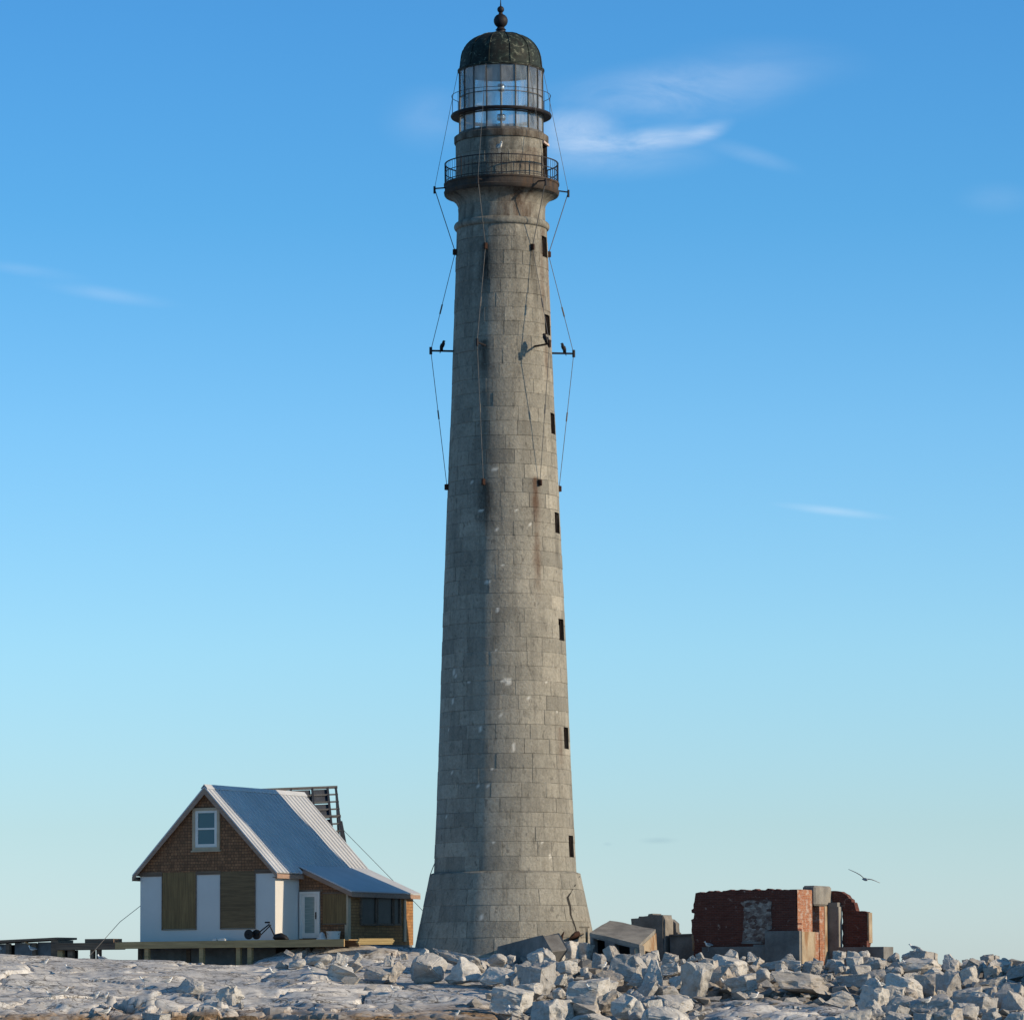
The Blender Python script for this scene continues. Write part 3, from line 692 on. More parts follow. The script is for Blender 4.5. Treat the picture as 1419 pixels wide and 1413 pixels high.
for (a0, a1, z0, z1) in openings:
    am = (a0 + a1) / 2; r = Rsh((z0 + z1) / 2) - 0.20; w = (a1 - a0) * r * 0.5
    wo = MB(); t = Vector((math.cos(am), math.sin(am), 0)); nrm = Vector((math.sin(am), -math.cos(am), 0))
    def P(u, z, d=0): return nrm * (r + d) + t * u + Vector((0, 0, z))
    wf = MB()
    for (u0, u1, q0, q1) in ((-w, -w + .07, z0, z1), (w - .07, w, z0, z1), (-w + .07, w - .07, z0, z0 + .07), (-w + .07, w - .07, z1 - .07, z1)):
        a, b = P(u0, q0, -.05), P(u1, q1, .05)
        wf.add([P(u0, q0, -.05), P(u1, q0, -.05), P(u1, q1, -.05), P(u0, q1, -.05), P(u0, q0, .05), P(u1, q0, .05), P(u1, q1, .05), P(u0, q1, .05)],
               [(3, 2, 1, 0), (4, 5, 6, 7), (0, 1, 5, 4), (1, 2, 6, 5), (2, 3, 7, 6), (3, 0, 4, 7)])
    f = wf.build('window', M['shutter'], tower)
    wo.add([P(-w, z0, -.02), P(w, z0, -.02), P(w, z1, -.02), P(-w, z1, -.02)], [(0, 1, 2, 3)]); wo.build('shutter', M['shutter'], f)
# crack in the flared base
ck = MB(); pts = [(803, 1213), (796, 1226), (785.5, 1243), (789, 1256), (789.5, 1267), (796, 1284), (800, 1302)]
wd = [.05, .06, .07, .07, .06, .035, .02]; pv = []
for (x, y), w in zip(pts, wd):
    a, z = px_az(x, y); r = Rfl(z) + 0.014; pv.append((a, z, r, w))
for (a, z, r, w), (a2, z2, r2, w2) in zip(pv, pv[1:]):
    def q(a, z, r, u): a += u / r; return (r * math.sin(a), -r * math.cos(a), z)
    ck.quad(q(a, z, r, -w), q(a, z, r, w), q(a2, z2, r2, w2), q(a2, z2, r2, -w2))
ck.build('crack', plain('crack_shadow_dirt', (0.035, 0.033, 0.03), 0.95, bump=0), tower)

# mouldings above the shaft
def pr(hw_px, y): return (prof_pt(y, 697 - hw_px, 697 + hw_px))
rw = lambda hw: hw * (192.0 / F)
zt = lambda y: PZ(y)
def cove_rust(A, Z, n2, n3):
    ru = np.exp(-((A - 0.38) / 0.42) ** 2) * np.clip((n2 - .3) * 3, 0, 1) * 0.75 * np.clip((zt(252) + .2 - Z), .3, 1)
    dk = np.clip(1 - (zt(268) - Z) / 0.5, 0, 1) * 0.8 + np.clip((n2 - .4) * 4, 0, 1) * .4
    return ru, np.clip(dk, 0, .9)
torus = [(Rsh(zT), zT)]
for k in range(9):
    t = -math.pi / 2 + math.pi * k / 8; torus.append((rw(62.5) + rw(4.0) * math.cos(t), zt(315) + rw(5.2) * math.sin(t)))
torus.append((rw(60.6), zt(309)))
stone_lathe('torus_moulding', torus, tower)
cv = [(rw(60.6), zt(309)), (rw(60.3), zt(296)), (rw(60.8), zt(290.5)), (rw(60.2), zt(290)), (rw(61.2), zt(286)), (rw(64), zt(281)), (rw(68.5), zt(277)), (rw(74), zt(274)), (rw(78.5), zt(272.5))]
stone_lathe('cove', cv, tower, rustf=cove_rust)
gd = MB().lathe([(rw(60), zt(272)), (rw(78.3), zt(272.3)), (rw(79.6), zt(271)), (rw(80.4), zt(267)), (rw(79.2), zt(266)), (rw(79.2), zt(259)), (rw(80.4), zt(258)), (rw(80.4), zt(255.5)), (rw(60), zt(255))], 128)
gd.build('gallery_deck', concrete_mat('stained_gallery_rim', (0.085, 0.070, 0.060), (0.036, 0.030, 0.028), (0.10, 0.064, 0.042)), tower, angle=35)
# gallery railing
rail_r = rw(78.6); zg = zt(255.3); zr = zt(228)
RL = MB()
def ring(mb, r, z, w, n=120): mb.lathe([(r - w, z - w), (r + w, z - w), (r + w, z + w), (r - w, z + w)], n, closed=True)
ring(RL, rail_r, zr, .022); ring(RL, rail_r, (zr + zg) / 2 + .05, .014); ring(RL, rail_r, zg + .08, .014)
ro = RL.build('gallery_railing', M['iron'], tower)
for k in range(72):
    t = 2 * math.pi * k / 72; x, y = rail_r * math.sin(t), -rail_r * math.cos(t); w = 0.026 if k % 9 == 0 else 0.009
    MB().tube([(x, y, zg), (x, y, zr + (.06 if k % 9 == 0 else 0))], w, 6).build('baluster', M['iron'], ro)
# watch room drum
rd = rw(63.6); zd0 = zt(255.2); zd1 = zt(200)
da0 = math.asin(57.0 / 63.6); dop = [(da0, da0 + 0.42, zd0 + .1, zt(204))]
class _S: pass
old = ST.st, ST.lime
ST.st = []; ST.lime = []
for (a, z1, z0, w, amt, k) in [(-.35, zd1, zd1 - 1.0, .25, .7, 'd'), (-.12, zd1, zd1 - 0.9, .15, .6, 'd'), (.25, zd1, zd1 - 1.5, .2, .6, 'd'), (.62, zd1, zd1 - 1.2, .2, .55, 'd'), (.5, zd1 - .7, zd0, .5, .45, 'r'), (.75, zd1 - .5, zd0, .4, .5, 'r'),
                               (-.8, zd1, zd0, .5, .4, 'd'), (.1, zd1 - 1, zd0, .4, .5, 'd'), (.4, zd1 - .9, zd0, .2, .6, 'd'), (.85, zd1 - .9, zd0, .15, .6, 'd')]: ST.st.append((a, z1, z0, w, amt, k))
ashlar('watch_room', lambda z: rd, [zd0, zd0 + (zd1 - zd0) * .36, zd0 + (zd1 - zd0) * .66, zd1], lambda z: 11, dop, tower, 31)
ST.st, ST.lime = old
stone_lathe('watch_room_cornice', [(rd - .02, zd1 - .005), (rd + .05, zd1), (rd + .07, zd1 + .04), (rd + .07, zt(191.5)), (rd + .03, zt(190.5)), (rw(58.5), zt(189.5)), (rw(40), zt(189.4))], tower, rustf=lambda A, Z, a, b: (np.full(A.shape, .45) * np.clip(a * 2, 0, 1), np.clip(a * 1.1, .2, .8)))
am = da0 + 0.21; nrm = Vector((math.sin(am), -math.cos(am), 0)); tv = Vector((math.cos(am), math.sin(am), 0))
dm = MB(); c = nrm * (rd - .22)
dm.add([c + tv * u + Vector((0, 0, z)) + nrm * d for d in (-.05, 0) for u, z in ((-.42, zd0 + .1), (.42, zd0 + .1), (.42, zt(204)), (-.42, zt(204)))], [(3, 2, 1, 0), (4, 5, 6, 7), (0, 1, 5, 4), (1, 2, 6, 5), (2, 3, 7, 6), (3, 0, 4, 7)])
dm.build('gallery_door', plain('grey_weathered_door', (0.17, 0.15, 0.135), 0.8), tower)
lm = MB(); c = nrm * (rd + .01); lm.add([c + tv * u + Vector((0, 0, z)) + nrm * d for d in (-.10, .04) for u, z in ((-.47, zt(204)), (.47, zt(204)), (.47, zt(201)), (-.47, zt(201)))], [(3, 2, 1, 0), (4, 5, 6, 7), (0, 1, 5, 4), (1, 2, 6, 5), (2, 3, 7, 6), (3, 0, 4, 7)])
lm.build('door_lintel', plain('pale_pink_lintel', (0.55, 0.43, 0.38), 0.8), tower)
# bird-limed frame fixed to the gallery at the front
# lantern
rl = rw(58.6); zl0 = zt(189.3); zl1 = zt(98.5); zmid = zt(160)
LF = MB(); NS = 18
for k in range(NS):
    t = 2 * math.pi * k / NS; x, y = rl * math.sin(t), -rl * math.cos(t)
    LF.bar((x, y, zl0), (x, y, zl1), .042, .07, up=(math.sin(t), -math.cos(t), 0))
def fac(mb, r, z, w, h):   # faceted ring
    for k in range(NS):
        t, u = 2 * math.pi * k / NS, 2 * math.pi * (k + 1) / NS
        mb.bar((r * math.sin(t), -r * math.cos(t), z), (r * math.sin(u), -r * math.cos(u), z), w, h)
fac(LF, rl, zl0 + .05, .10, .10); fac(LF, rl, zt(137), .035, .035); fac(LF, rl, zt(164), .06, .06); fac(LF, rl, zl1 - .04, .09, .08)
lan = LF.build('lantern_frame', plain('weathered_lantern_bars', (0.10, 0.095, 0.09), 0.6, var=.5), tower)
for k in range(NS):
    t, u = 2 * math.pi * k / NS, 2 * math.pi * (k + 1) / NS; r = rl - .008; g_ = 0.012
    a, b = Vector((r * math.sin(t), -r * math.cos(t), 0)), Vector((r * math.sin(u), -r * math.cos(u), 0)); d = (b - a).normalized() * g_; a += d; b -= d
    MB().quad(a + Vector((0, 0, zl0)), b + Vector((0, 0, zl0)), b + Vector((0, 0, zl1)), a + Vector((0, 0, zl1))).build('glass_pane', M['glass'], lan, fixn=False)
# outside walkway ring with its light rail
wk = MB().lathe([(rl + .03, zt(163)), (rw(69.8), zt(163.4)), (rw(70.6), zt(161.5)), (rw(69.8), zt(159.8)), (rl + .03, zt(160))], 108, closed=True)
wo = wk.build('lantern_walkway', M['iron'], tower, angle=40)
wr = MB(); ring(wr, rw(69), zt(134), .010)
for k in range(18):
    t = 2 * math.pi * k / 18; wr.tube([(rw(69) * math.sin(t), -rw(69) * math.cos(t), zt(160)), (rw(69) * math.sin(t), -rw(69) * math.cos(t), zt(134))], .009, 6)
wr.build('walkway_rail', M['iron'], tower)
# beacon inside
bc = MB().tube([(0, 0, zl0), (0, 0, zt(172))], .16, 12).tube([(0, 0, zt(172)), (0, 0, zt(128))], .05, 10)
bo = bc.build('beacon_stand', plain('pale_metal_stand', (0.5, 0.5, 0.48), .5), tower)
MB().lathe([(0.02, zt(168)), (.18, zt(167)), (.21, zt(163)), (.18, zt(159)), (.02, zt(158))], 20).build('lamp_lens', M['lens'], bo, smooth=True)
MB().lathe([(0.02, zt(128)), (.13, zt(127)), (.16, zt(122)), (.13, zt(117)), (.02, zt(116))], 20).build('lamp_lens', M['lens'], bo, smooth=True)
# dome
DP = [(59.5, 100.5), (60.6, 100), (60.8, 98), (58.6, 96.5), (57.6, 92), (57.4, 88), (56.3, 80), (54.6, 74), (51.6, 68.5), (48.0, 63.5), (43.5, 59), (38.0, 55), (31, 51.5), (23, 49), (14, 47.5), (7, 47)]
dprof = [(rw(a), zt(b)) for a, b in DP]
dome = MB().lathe(dprof, 72).build('dome', M['dome'], tower, angle=40)
dl = MB().lathe([(rw(59.4), zt(100.4)), (rw(56.0), zt(97)), (rw(55.5), zt(88)), (rw(50), zt(70)), (rw(40), zt(58)), (rw(20), zt(51)), (.02, zt(49))], 72).build('dome_lining', M['liner'], dome, smooth=True)
rb = MB()
for k in range(12):
    t = 2 * math.pi * (k + .45) / 12
    rb.tube([((r + .012) * math.sin(t), -(r + .012) * math.cos(t), z) for r, z in dprof[3:]], .022, 6)
rb.build('dome_seams', M['dome'], dome)
sph = lambda r, y0, n=9: [(max(.005, rw(r) * math.sin(math.pi * k / n)), zt(y0) - rw(r) * math.cos(math.pi * k / n)) for k in range(n + 1)]
fin = MB().lathe([(rw(10), zt(47.5)), (rw(7), zt(46)), (rw(6.2), zt(43)), (rw(7.6), zt(41.8)), (rw(6), zt(40.5)), (rw(5.2), zt(38.5))], 28)
fo = fin.build('vent_neck', M['iron'], dome, angle=40)
bl = MB().lathe(sph(10, 29.3), 28); bl.lathe([(rw(2), zt(21)), (rw(3.2), zt(18.5)), (rw(1.6), zt(17.5))], 16); bl.lathe(sph(4.9, 13.6), 24); bl.tube([(0, 0, zt(10)), (0, 0, zt(-1))], [.035, .012], 8)
bl.build('ball_finial', M['iron'], fo, smooth=True)

# iron stays: six sets of rods and booms round the tower
Zanc1, Zboom, Zanc2, Zstrut = zt(351), zt(488), zt(676), zt(264)
SET = [-20 + 60 * k for k in range(6)]
for i, deg in enumerate(SET):
    t = R(deg); s, c = math.sin(t), -math.cos(t)
    def Q(r, z): return Vector((r * s, r * c, z))
    rim, walk, strut = Q(rw(60.5), zt(100)), Q(rw(71.2), zt(150)), Q(rw(94.5), Zstrut)
    a1, bm_, a2 = Q(Rsh(Zanc1) + .06, Zanc1), Q(rw(100.5), Zboom), Q(Rsh(Zanc2) + .06, Zanc2)
    MB().tube([rim, walk, strut], .010, 6).build('stay_rod', M['rod'], tower)
    MB().tube([strut, a1], .018, 6).build('stay_rod', M['rod'], tower)
    mid = a1.lerp(bm_, .58); MB().tube([a1, mid], .014, 6).tube([mid - (bm_ - a1).normalized() * .22, mid + (bm_ - a1).normalized() * .22], .034, 6).tube([mid, bm_], .014, 6).build('stay_rod', M['rod'], tower)
    mid = bm_.lerp(a2, .47); MB().tube([bm_, a2], .014, 6).tube([mid - (a2 - bm_).normalized() * .2, mid + (a2 - bm_).normalized() * .2], .032, 6).build('stay_rod', M['rod'], tower)
    MB().tube([Q(rw(79), Zstrut + .05), strut], .032, 8).tube([strut + Vector((0, 0, .10)), strut - Vector((0, 0, .22))], .05, 8).build('gallery_strut', M['iron'], tower)
    MB().tube([Q(Rsh(Zboom) - .05, Zboom), bm_], [.045, .04], 8).tube([bm_ + Vector((0, 0, .16)), bm_ - Vector((0, 0, .16))], .065, 8).build('boom', M['darkrust'] if deg == 40 else M['iron'], tower)
    for a in (a1, a2):
        mb = MB(); z = a.z; r = Rsh(z)
        mb.bar(Q(r - .05, z), Q(r + .12, z), .13, .26); mb.tube([Q(r + .12, z + .12), Q(r + .12, z - .12)], .055, 8)
        mb.build('stay_anchor', M['darkrust'], tower)
# ------------------------------------------------------------------ house
AL = R(27.0); HY = 0.75
hx = at(287, 1300, HY).x
house = thing('keeper_house', 'gabled house with ribbed metal roof, brown shingles and white panels on a timber deck', 'house', (hx, HY, 0), -AL)
PM = F / (190 + HY) * math.cos(AL); PL = F / (190 + HY) * math.sin(AL)
def hz(y, lx=0, ly=0):
    """height of a picture row at a point of the house plan"""
    return at(700, y - 0.0054 * (700 - 287 - lx * PM - ly * PL) * 1.0, HY - lx * math.sin(AL) + ly * math.cos(AL)).z
def hxp(x): return (x - 287) / PM
zf = hz(1304); ze = hz(1207, -3.4); zr_ = hz(1089)
HW, LEN = 3.40, 8.25
slope = (zr_ - .10 - ze) / (HW + 0.0)
wz = lambda x: zr_ - .16 - slope * abs(x)
# lower walls: white sheathing with two boarded openings left bare
MB().poly([(-HW, zf - .15), (HW, zf - .15), (HW, wz(HW)), (0, wz(0)), (-HW, wz(HW))], 0, LEN).build('wall', M['white'], house)
zsh = hz(1207.5)
MB().poly([(-HW - .01, zsh), (HW + .01, zsh), (HW + .01, wz(HW)), (0, wz(0) + .01), (-HW - .01, wz(HW))], -.035, -.003).build('gable_shingles', M['shingle'], house)
for (x0, x1, y0, y1) in ((-HW - .015, hxp(223), 1207, 1212.5), (hxp(271.3), hxp(306.7), 1207, 1211.5), (hxp(355.3), HW + .015, 1206, 1211)):
    MB().box(x0, x1, -.05, -.003, hz(y1), hz(y0) + .01).build('frieze_board', M['oldwood'], house)
for i, (xa, xb) in enumerate(((223, 271), (307, 355))):
    o = MB().box(hxp(xa), hxp(xb), -.028, -.003, hz(1286), zsh - .004).build('boarded_opening', M['plywood'], house)
    if i: o.data.materials[0] = wood_mat('dark_weathered_plywood', (0.215, 0.148, 0.08), (0.12, 0.082, 0.047), 0)
    e = MB()
    e.box(hxp(xa) - .035, hxp(xa), -.045, -.003, hz(1286.5), zsh - .004).box(hxp(xb), hxp(xb) + .035, -.045, -.003, hz(1286.5), zsh - .004).box(hxp(xa) - .035, hxp(xb) + .035, -.045, -.003, hz(1287.5), hz(1286.5) - .002)
    e.build('opening_edge', M['oldwood'], o)
# attic window
wx0, wx1, wz0, wz1 = hxp(267), hxp(306), hz(1178), hz(1119)
win = MB().box(wx0, wx0 + .13, -.10, -.02, wz0, wz1).box(wx1 - .13, wx1, -.10, -.02, wz0, wz1).box(wx0 + .13, wx1 - .13, -.10, -.02, wz1 - .12, wz1).box(wx0 + .13, wx1 - .13, -.10, -.02, wz0, wz0 + .14).box(wx0 - .05, wx1 + .05, -.14, -.03, wz0 - .06, wz0 - .003).build('attic_window', M['tan'], house)
s = .13; sa, sb, sc_, sd_ = wx0 + s, wx1 - s, wz0 + .14, wz1 - .12; mid = hz(1148)
sash = MB().box(sa, sa + .14, -.075, -.02, sc_, sd_).box(sb - .14, sb, -.075, -.02, sc_, sd_).box(sa + .14, sb - .14, -.075, -.02, sd_ - .10, sd_).box(sa + .14, sb - .14, -.075, -.02, sc_, sc_ + .14).box(sa + .14, sb - .14, -.075, -.02, mid - .04, mid + .04).build('sash', M['trim'], win)
MB().box(sa + .14, sb - .14, -.045, -.038, sc_ + .1, sd_ - .05).build('window_pane', M['pane'], win)
# roof slopes of ribbed metal
def ribbed(a, b, length_vec, n, h=.05, th=.05):
    """a (eave corner) to b (ridge corner), ribs run along a-b, repeated along length_vec"""
    a = Vector(a); b = Vector(b); L = Vector(length_vec); up = (b - a).cross(L).normalized()
    if up.z < 0: up = -up
    prof = [(0, 0)]
    for k in range(n):
        c = (k + .5) / n; w = .034 / L.length
        prof += [(c - w * 1.6, 0), (c - w * .8, h), (c + w * .8, h), (c + w * 1.6, 0)]
    prof += [(1, 0)]
    m = len(prof); V = []
    for p in (a, b):
        for t, hh in prof: V.append(p + L * t + up * hh)
        for t, hh in prof: V.append(p + L * t - up * th)
    Fc = []
    for i in range(m - 1):
        Fc.append((i, i + 1, 2 * m + i + 1, 2 * m + i)); Fc.append((m + i, 3 * m + i, 3 * m + i + 1, m + i + 1))
        Fc.append((i, m + i, m + i + 1, i + 1)); Fc.append((2 * m + i, 2 * m + i + 1, 3 * m + i + 1, 3 * m + i))
    Fc += [(0, 2 * m, 3 * m, m), (m - 1, 2 * m - 1, 4 * m - 1, 3 * m - 1)]
    return V, Fc
OV = .26; ye0, ye1 = -.28, LEN + .22
ez = zr_ - slope * (HW + OV)
rf = None
for sgn in (1, -1):
    V, Fc = ribbed((sgn * (HW + OV), ye0, ez), (0, ye0, zr_), (0, ye1 - ye0, 0), 26)
    mb = MB().add(V, Fc); r_ = mb.build('roof_slope', M['roof'], house)
    rf = r_ if sgn == 1 else rf
MB().poly([(-.16, zr_ - .16 * slope + .05), (0, zr_ + .05), (.16, zr_ - .16 * slope + .05), (.16, zr_ - .16 * slope + .075), (0, zr_ + .08), (-.16, zr_ - .16 * slope + .075)], ye0 - .01, ye1 + .01).build('ridge_cap', M['roof'], house)
for sgn in (1, -1):
    p0, p1 = (sgn * (HW + OV), ez - .06), (0, zr_ - .06)
    pts = [p0, p1, (p1[0], p1[1] - .30), (p0[0], p0[1] - .20)]
    MB().poly(pts, ye0 + .005, ye0 + .04).build('rake_board', M['fascia'], house)
    MB().box(min(sgn * (HW + OV), sgn * (HW + OV - .04)), max(sgn * (HW + OV), sgn * (HW + OV - .04)), ye0 + .045, ye1 - .02, ez - .25, ez - .065).build('eave_board', M['fascia'], house)
    MB().box(min(sgn * (HW + .005), sgn * (HW + OV - .045)), max(sgn * (HW + .005), sgn * (HW + OV - .045)), ye0 + .05, ye1 - .05, ez - .22, ez - .19).build('soffit', M['oldwood'], house)
# porch wing on the right hand side
PX0, PX1, PY0, PY1 = HW + .003, HW + 2.42, 2.06, 8.0
pz1 = hz(1234, PX1 + .25, PY0 - .15); pzt = hz(1201.5, HW + .3, PY0)
ps = (pzt - pz1) / (PX1 + .28 - (HW + .25))
ptop = lambda x: pzt - ps * (x - HW - .25) - .09
MB().poly([(PX0, zf - .15), (PX1, zf - .15), (PX1, ptop(PX1)), (PX0, ptop(PX0))], PY0, PY1).build('porch_wall', M['cedar'], house)
MB().poly([(PX0 + .01, zf), (PX1 - .15, zf), (PX1 - .15, ptop(PX1) - .10), (PX0 + .01, ptop(PX0) - .3)], PY0 - .012, PY0 - .003).build('porch_sheathing', M['shingle'], house)
MB().box(PX1 - .14, PX1 + .02, PY0 - .03, PY0 - .004, zf, ptop(PX1) - .05).build('corner_board', M['tan'], house)
MB().box(PX1 + .003, PX1 + .025, PY0 - .02, PY0 + .22, zf, ptop(PX1) - .05).build('corner_board', M['tan'], house)
V, Fc = ribbed((PX1 + .28, PY0 - .16, pz1), (HW + .02, PY0 - .16, pzt + ps * .23), (0, PY1 - PY0 + .36, 0), 1, h=.0)
MB().add(V, Fc).build('porch_roof', M['roof'], house)
MB().poly([(HW + OV + .01, pzt - .07 - ps * .02), (PX1 + .28, pz1 - .06), (PX1 + .28, pz1 - .24), (HW + OV + .01, pzt - .27)], PY0 - .155, PY0 - .12).build('porch_rake_board', M['fascia'], house)
MB().box(PX1 + .24, PX1 + .275, PY0 - .115, PY1 + .18, pz1 - .25, pz1 - .062).build('porch_eave_board', M['fascia'], house)
MB().box(-HW, HW, .05, LEN, -2.2, zf - .155).box(PX0, PX1, PY0 + .1, PY1 - .1, -2.2, zf - .155).build('foundation', M['stonewall'], house)
# door
dx = lambda x: HW + (x - 413) / PM
dz0, dz1 = hz(1300, HW + .6, PY0), hz(1235, HW + .6, PY0)
yd = PY0 - .015
door = MB().box(dx(415), dx(418.2), yd - .09, yd, dz0, dz1).box(dx(439.8), dx(443), yd - .09, yd, dz0, dz1).box(dx(418.2), dx(439.8), yd - .09, yd, dz1 - .10, dz1).build('door_frame', M['trim'], house)
lf = MB(); a, b, c, d = dx(418.2) + .003, dx(439.8) - .003, dz0 + .02, dz1 - .103
lf.box(a, a + .13, yd - .06, yd - .005, c, d).box(b - .13, b, yd - .06, yd - .005, c, d).box(a + .13, b - .13, yd - .06, yd - .005, d - .12, d).box(a + .13, b - .13, yd - .06, yd - .005, c, c + .22)
leaf = lf.build('door', M['trim'], house)
MB().box(a + .13, b - .13, yd - .04, yd - .032, c + .2, d - .1).build('door_pane', M['doorglass'], leaf)
MB().tube([(b - .06, yd - .10, c + .95), (b - .06, yd - .06, c + .95)], .03, 8).box(b - .09, b - .03, yd - .075, yd - .062, c + .82, c + 1.12).build('door_handle', M['black'], leaf)
MB().box(dx(413.5), dx(446.5), yd - .02, yd, dz1 + .003, dz1 + .09).build('door_casing', M['oldwood'], house)
MB().box(dx(447), dx(480), yd - .02, yd + .002, hz(1279, HW + 1.6, PY0), hz(1238.5, HW + 1.6, PY0)).build('plywood_panel', M['plywood'], house)
for yy in (1236.5, 1279.5): MB().box(dx(447), dx(480), yd - .05, yd + .002, hz(yy + 1.3, HW + 1.6, PY0), hz(yy - .6, HW + 1.6, PY0) - .004).build('batten', M['oldwood'], house)
# side windows of the porch, boarded and dark
py = lambda x: PY0 + (x - 481.6) / PL
for (xa, xb) in ((498.5, 516), (519.5, 538), (541, 547.5)):
    w0, w1 = hz(1279, PX1, py((xa + xb) / 2)), hz(1239.5, PX1, py((xa + xb) / 2))
    o = MB().box(PX1 + .004, PX1 + .035, py(xa), py(xb), w0, w1).build('porch_window', plain('dark_window_screen', (0.035, 0.03, 0.026), .5, var=.3), house)
    MB().box(PX1 + .004, PX1 + .075, py(xb), py(xb) + .16, w0, w1).box(PX1 + .004, PX1 + .075, py(xa) - .14, py(xa), w0, w1).box(PX1 + .004, PX1 + .075, py(xa) - .14, py(xb) + .16, w0 - .09, w0 - .002).build('window_casing', M['oldwood'], o)
MB().box(PX1 + .004, PX1 + .07, PY1 - .95, PY1 - .75, zf, pz1 - .25).build('corner_board', M['tan'], house)

# ------------------------------------------------------------------ deck in front of the house
deck = thing('timber_deck', 'low timber deck on posts in front of and beside the gabled house', 'deck', (hx, HY, 0), -AL)
dzt = hz(1303.6, 0, -1.4); DY = -1.75
plk = MB()
n = 14; wdp = (PY0 - .02 - DY) / 26
for k in range(26): plk.box(hxp(189), HW + 4.35 if k > 2 else HW + 4.1, DY + k * wdp, DY + k * wdp + wdp - .012, dzt - .04, dzt) if DY + (k + 1) * wdp < -.02 else plk.box(HW + .02, HW + 4.35, DY + k * wdp, DY + k * wdp + wdp - .012, dzt - .04, dzt)
plk.build('deck_boards', M['deckwood'], deck)
MB().box(hxp(186), hxp(357), DY - .05, DY - .005, dzt - .30, dzt - .03).build('rim_beam', M['deckwood'], deck)
MB().box(hxp(357) + .004, HW + 4.4, DY - .08, DY - .005, dzt - .31, dzt + .005).build('rim_beam', M['deckwood'], deck)
MB().box(hxp(190), HW + 4.2, DY + 1.6, DY + 1.72, dzt - .30, dzt - .045).build('joist_beam', M['oldwood'], deck)
for xx in (230, 308, 360, 376):
    lx = hxp(xx); wv = .10
    MB().box(lx - wv, lx + wv, DY + .02, DY + .2, -1.9, dzt - .045).build('post', M['deckwood'], deck)
for xx in (190, 260, 330): MB().box(hxp(xx) - .1, hxp(xx) + .1, DY + 1.75, DY + 1.95, -1.9, dzt - .045).build('post', M['oldwood'], deck)
# gangway at the left end of the deck
gang = thing('gangway', 'narrow dark timber gangway joining the left end of the deck', 'gangway', (hx, HY, 0), -AL)
gz = dzt - .02
MB().box(hxp(99), hxp(186) - .004, DY - .02, DY + .8, gz - .30, gz - .045).build('beam', M['oldwood'], gang)
MB().box(hxp(99), hxp(186) - .004, DY - .04, DY + .85, gz - .04, gz).build('gangway_boards', M['oldwood'], gang)
MB().box(hxp(139.5), hxp(181), DY + .1, DY + .8, gz + .004, gz + .17).build('raised_step', M['oldwood'], gang)
for xx in (103, 118): MB().box(hxp(xx) - .13, hxp(xx) + .13, DY + .1, DY + .3, -1.6, gz - .304).build('post', M['deckwood'] if xx == 103 else M['oldwood'], gang)
for xx in (149.5, 158.5): MB().box(hxp(xx) - .08, hxp(xx) + .08, DY + .1, DY + .3, -1.6, gz - .304).build('post', M['oldwood'], gang)
MB().box(hxp(152.3), hxp(156), DY + .4, DY + .44, -.9, gz - .31).build('white_board', M['white'], gang)
MB().box(hxp(104), hxp(121.5), DY + .5, DY + .56, -1.6, gz - .31).build('skirt_board', M['black'], gang)
# boardwalk further left
walk = thing('boardwalk', 'grey weathered boardwalk with skirt boards running off at the far left', 'boardwalk', (hx, HY, 0), -AL)
bz = lambda y: hz(y, hxp(50), -1)
MB().add([(hxp(-40), -1.6, bz(1307.5)), (hxp(98), -1.6, hz(1301.4, hxp(98), -1)), (hxp(98), 0, hz(1301.4, hxp(98), -1)), (hxp(-40), 0, bz(1307.5)),
          (hxp(-40), -1.6, bz(1303.7)), (hxp(98), -1.6, hz(1297.8, hxp(98), -1) - .02), (hxp(98), 0, hz(1297.8, hxp(98), -1) - .02), (hxp(-40), 0, bz(1303.7))],
         [(3, 2, 1, 0), (4, 5, 6, 7), (0, 1, 5, 4), (1, 2, 6, 5), (2, 3, 7, 6), (3, 0, 4, 7)]).build('walk_boards', M['oldwood'], walk)
MB().box(hxp(88), hxp(98), -1.55, -.3, -1.3, hz(1302.2, hxp(98), -1)).build('end_post', M['oldwood'], walk)
gb = plain('grey_blue_board', (0.17, 0.18, 0.19), .8)
for (xa, xb) in ((-38, 19), (28, 60), (62, 87)):
    MB().box(hxp(xa), hxp(xb), -1.2, -1.14, -1.3, bz(1306.5 - xa * .02)).build('skirt_board', gb, walk)
for xx in (22, 61): MB().box(hxp(xx) - .09, hxp(xx) + .09, -1.45, -1.27, -1.3, bz(1306.8)).build('post', M['oldwood'], walk)
MB().bar((hxp(43), -1.3, bz(1303)), (hxp(53), -1.3, bz(1309)), .06).build('brace', M['deckwood'], walk)
MB().box(hxp(-38), hxp(97), -.2, -.12, -1.3, bz(1308)).build('back_board', M['black'], walk)

# ------------------------------------------------------------------ things on the deck
def HP(x, y, z): return Matrix.Rotation(-AL, 3, 'Z') @ Vector((x, y, z)) + Vector((hx, HY, 0))
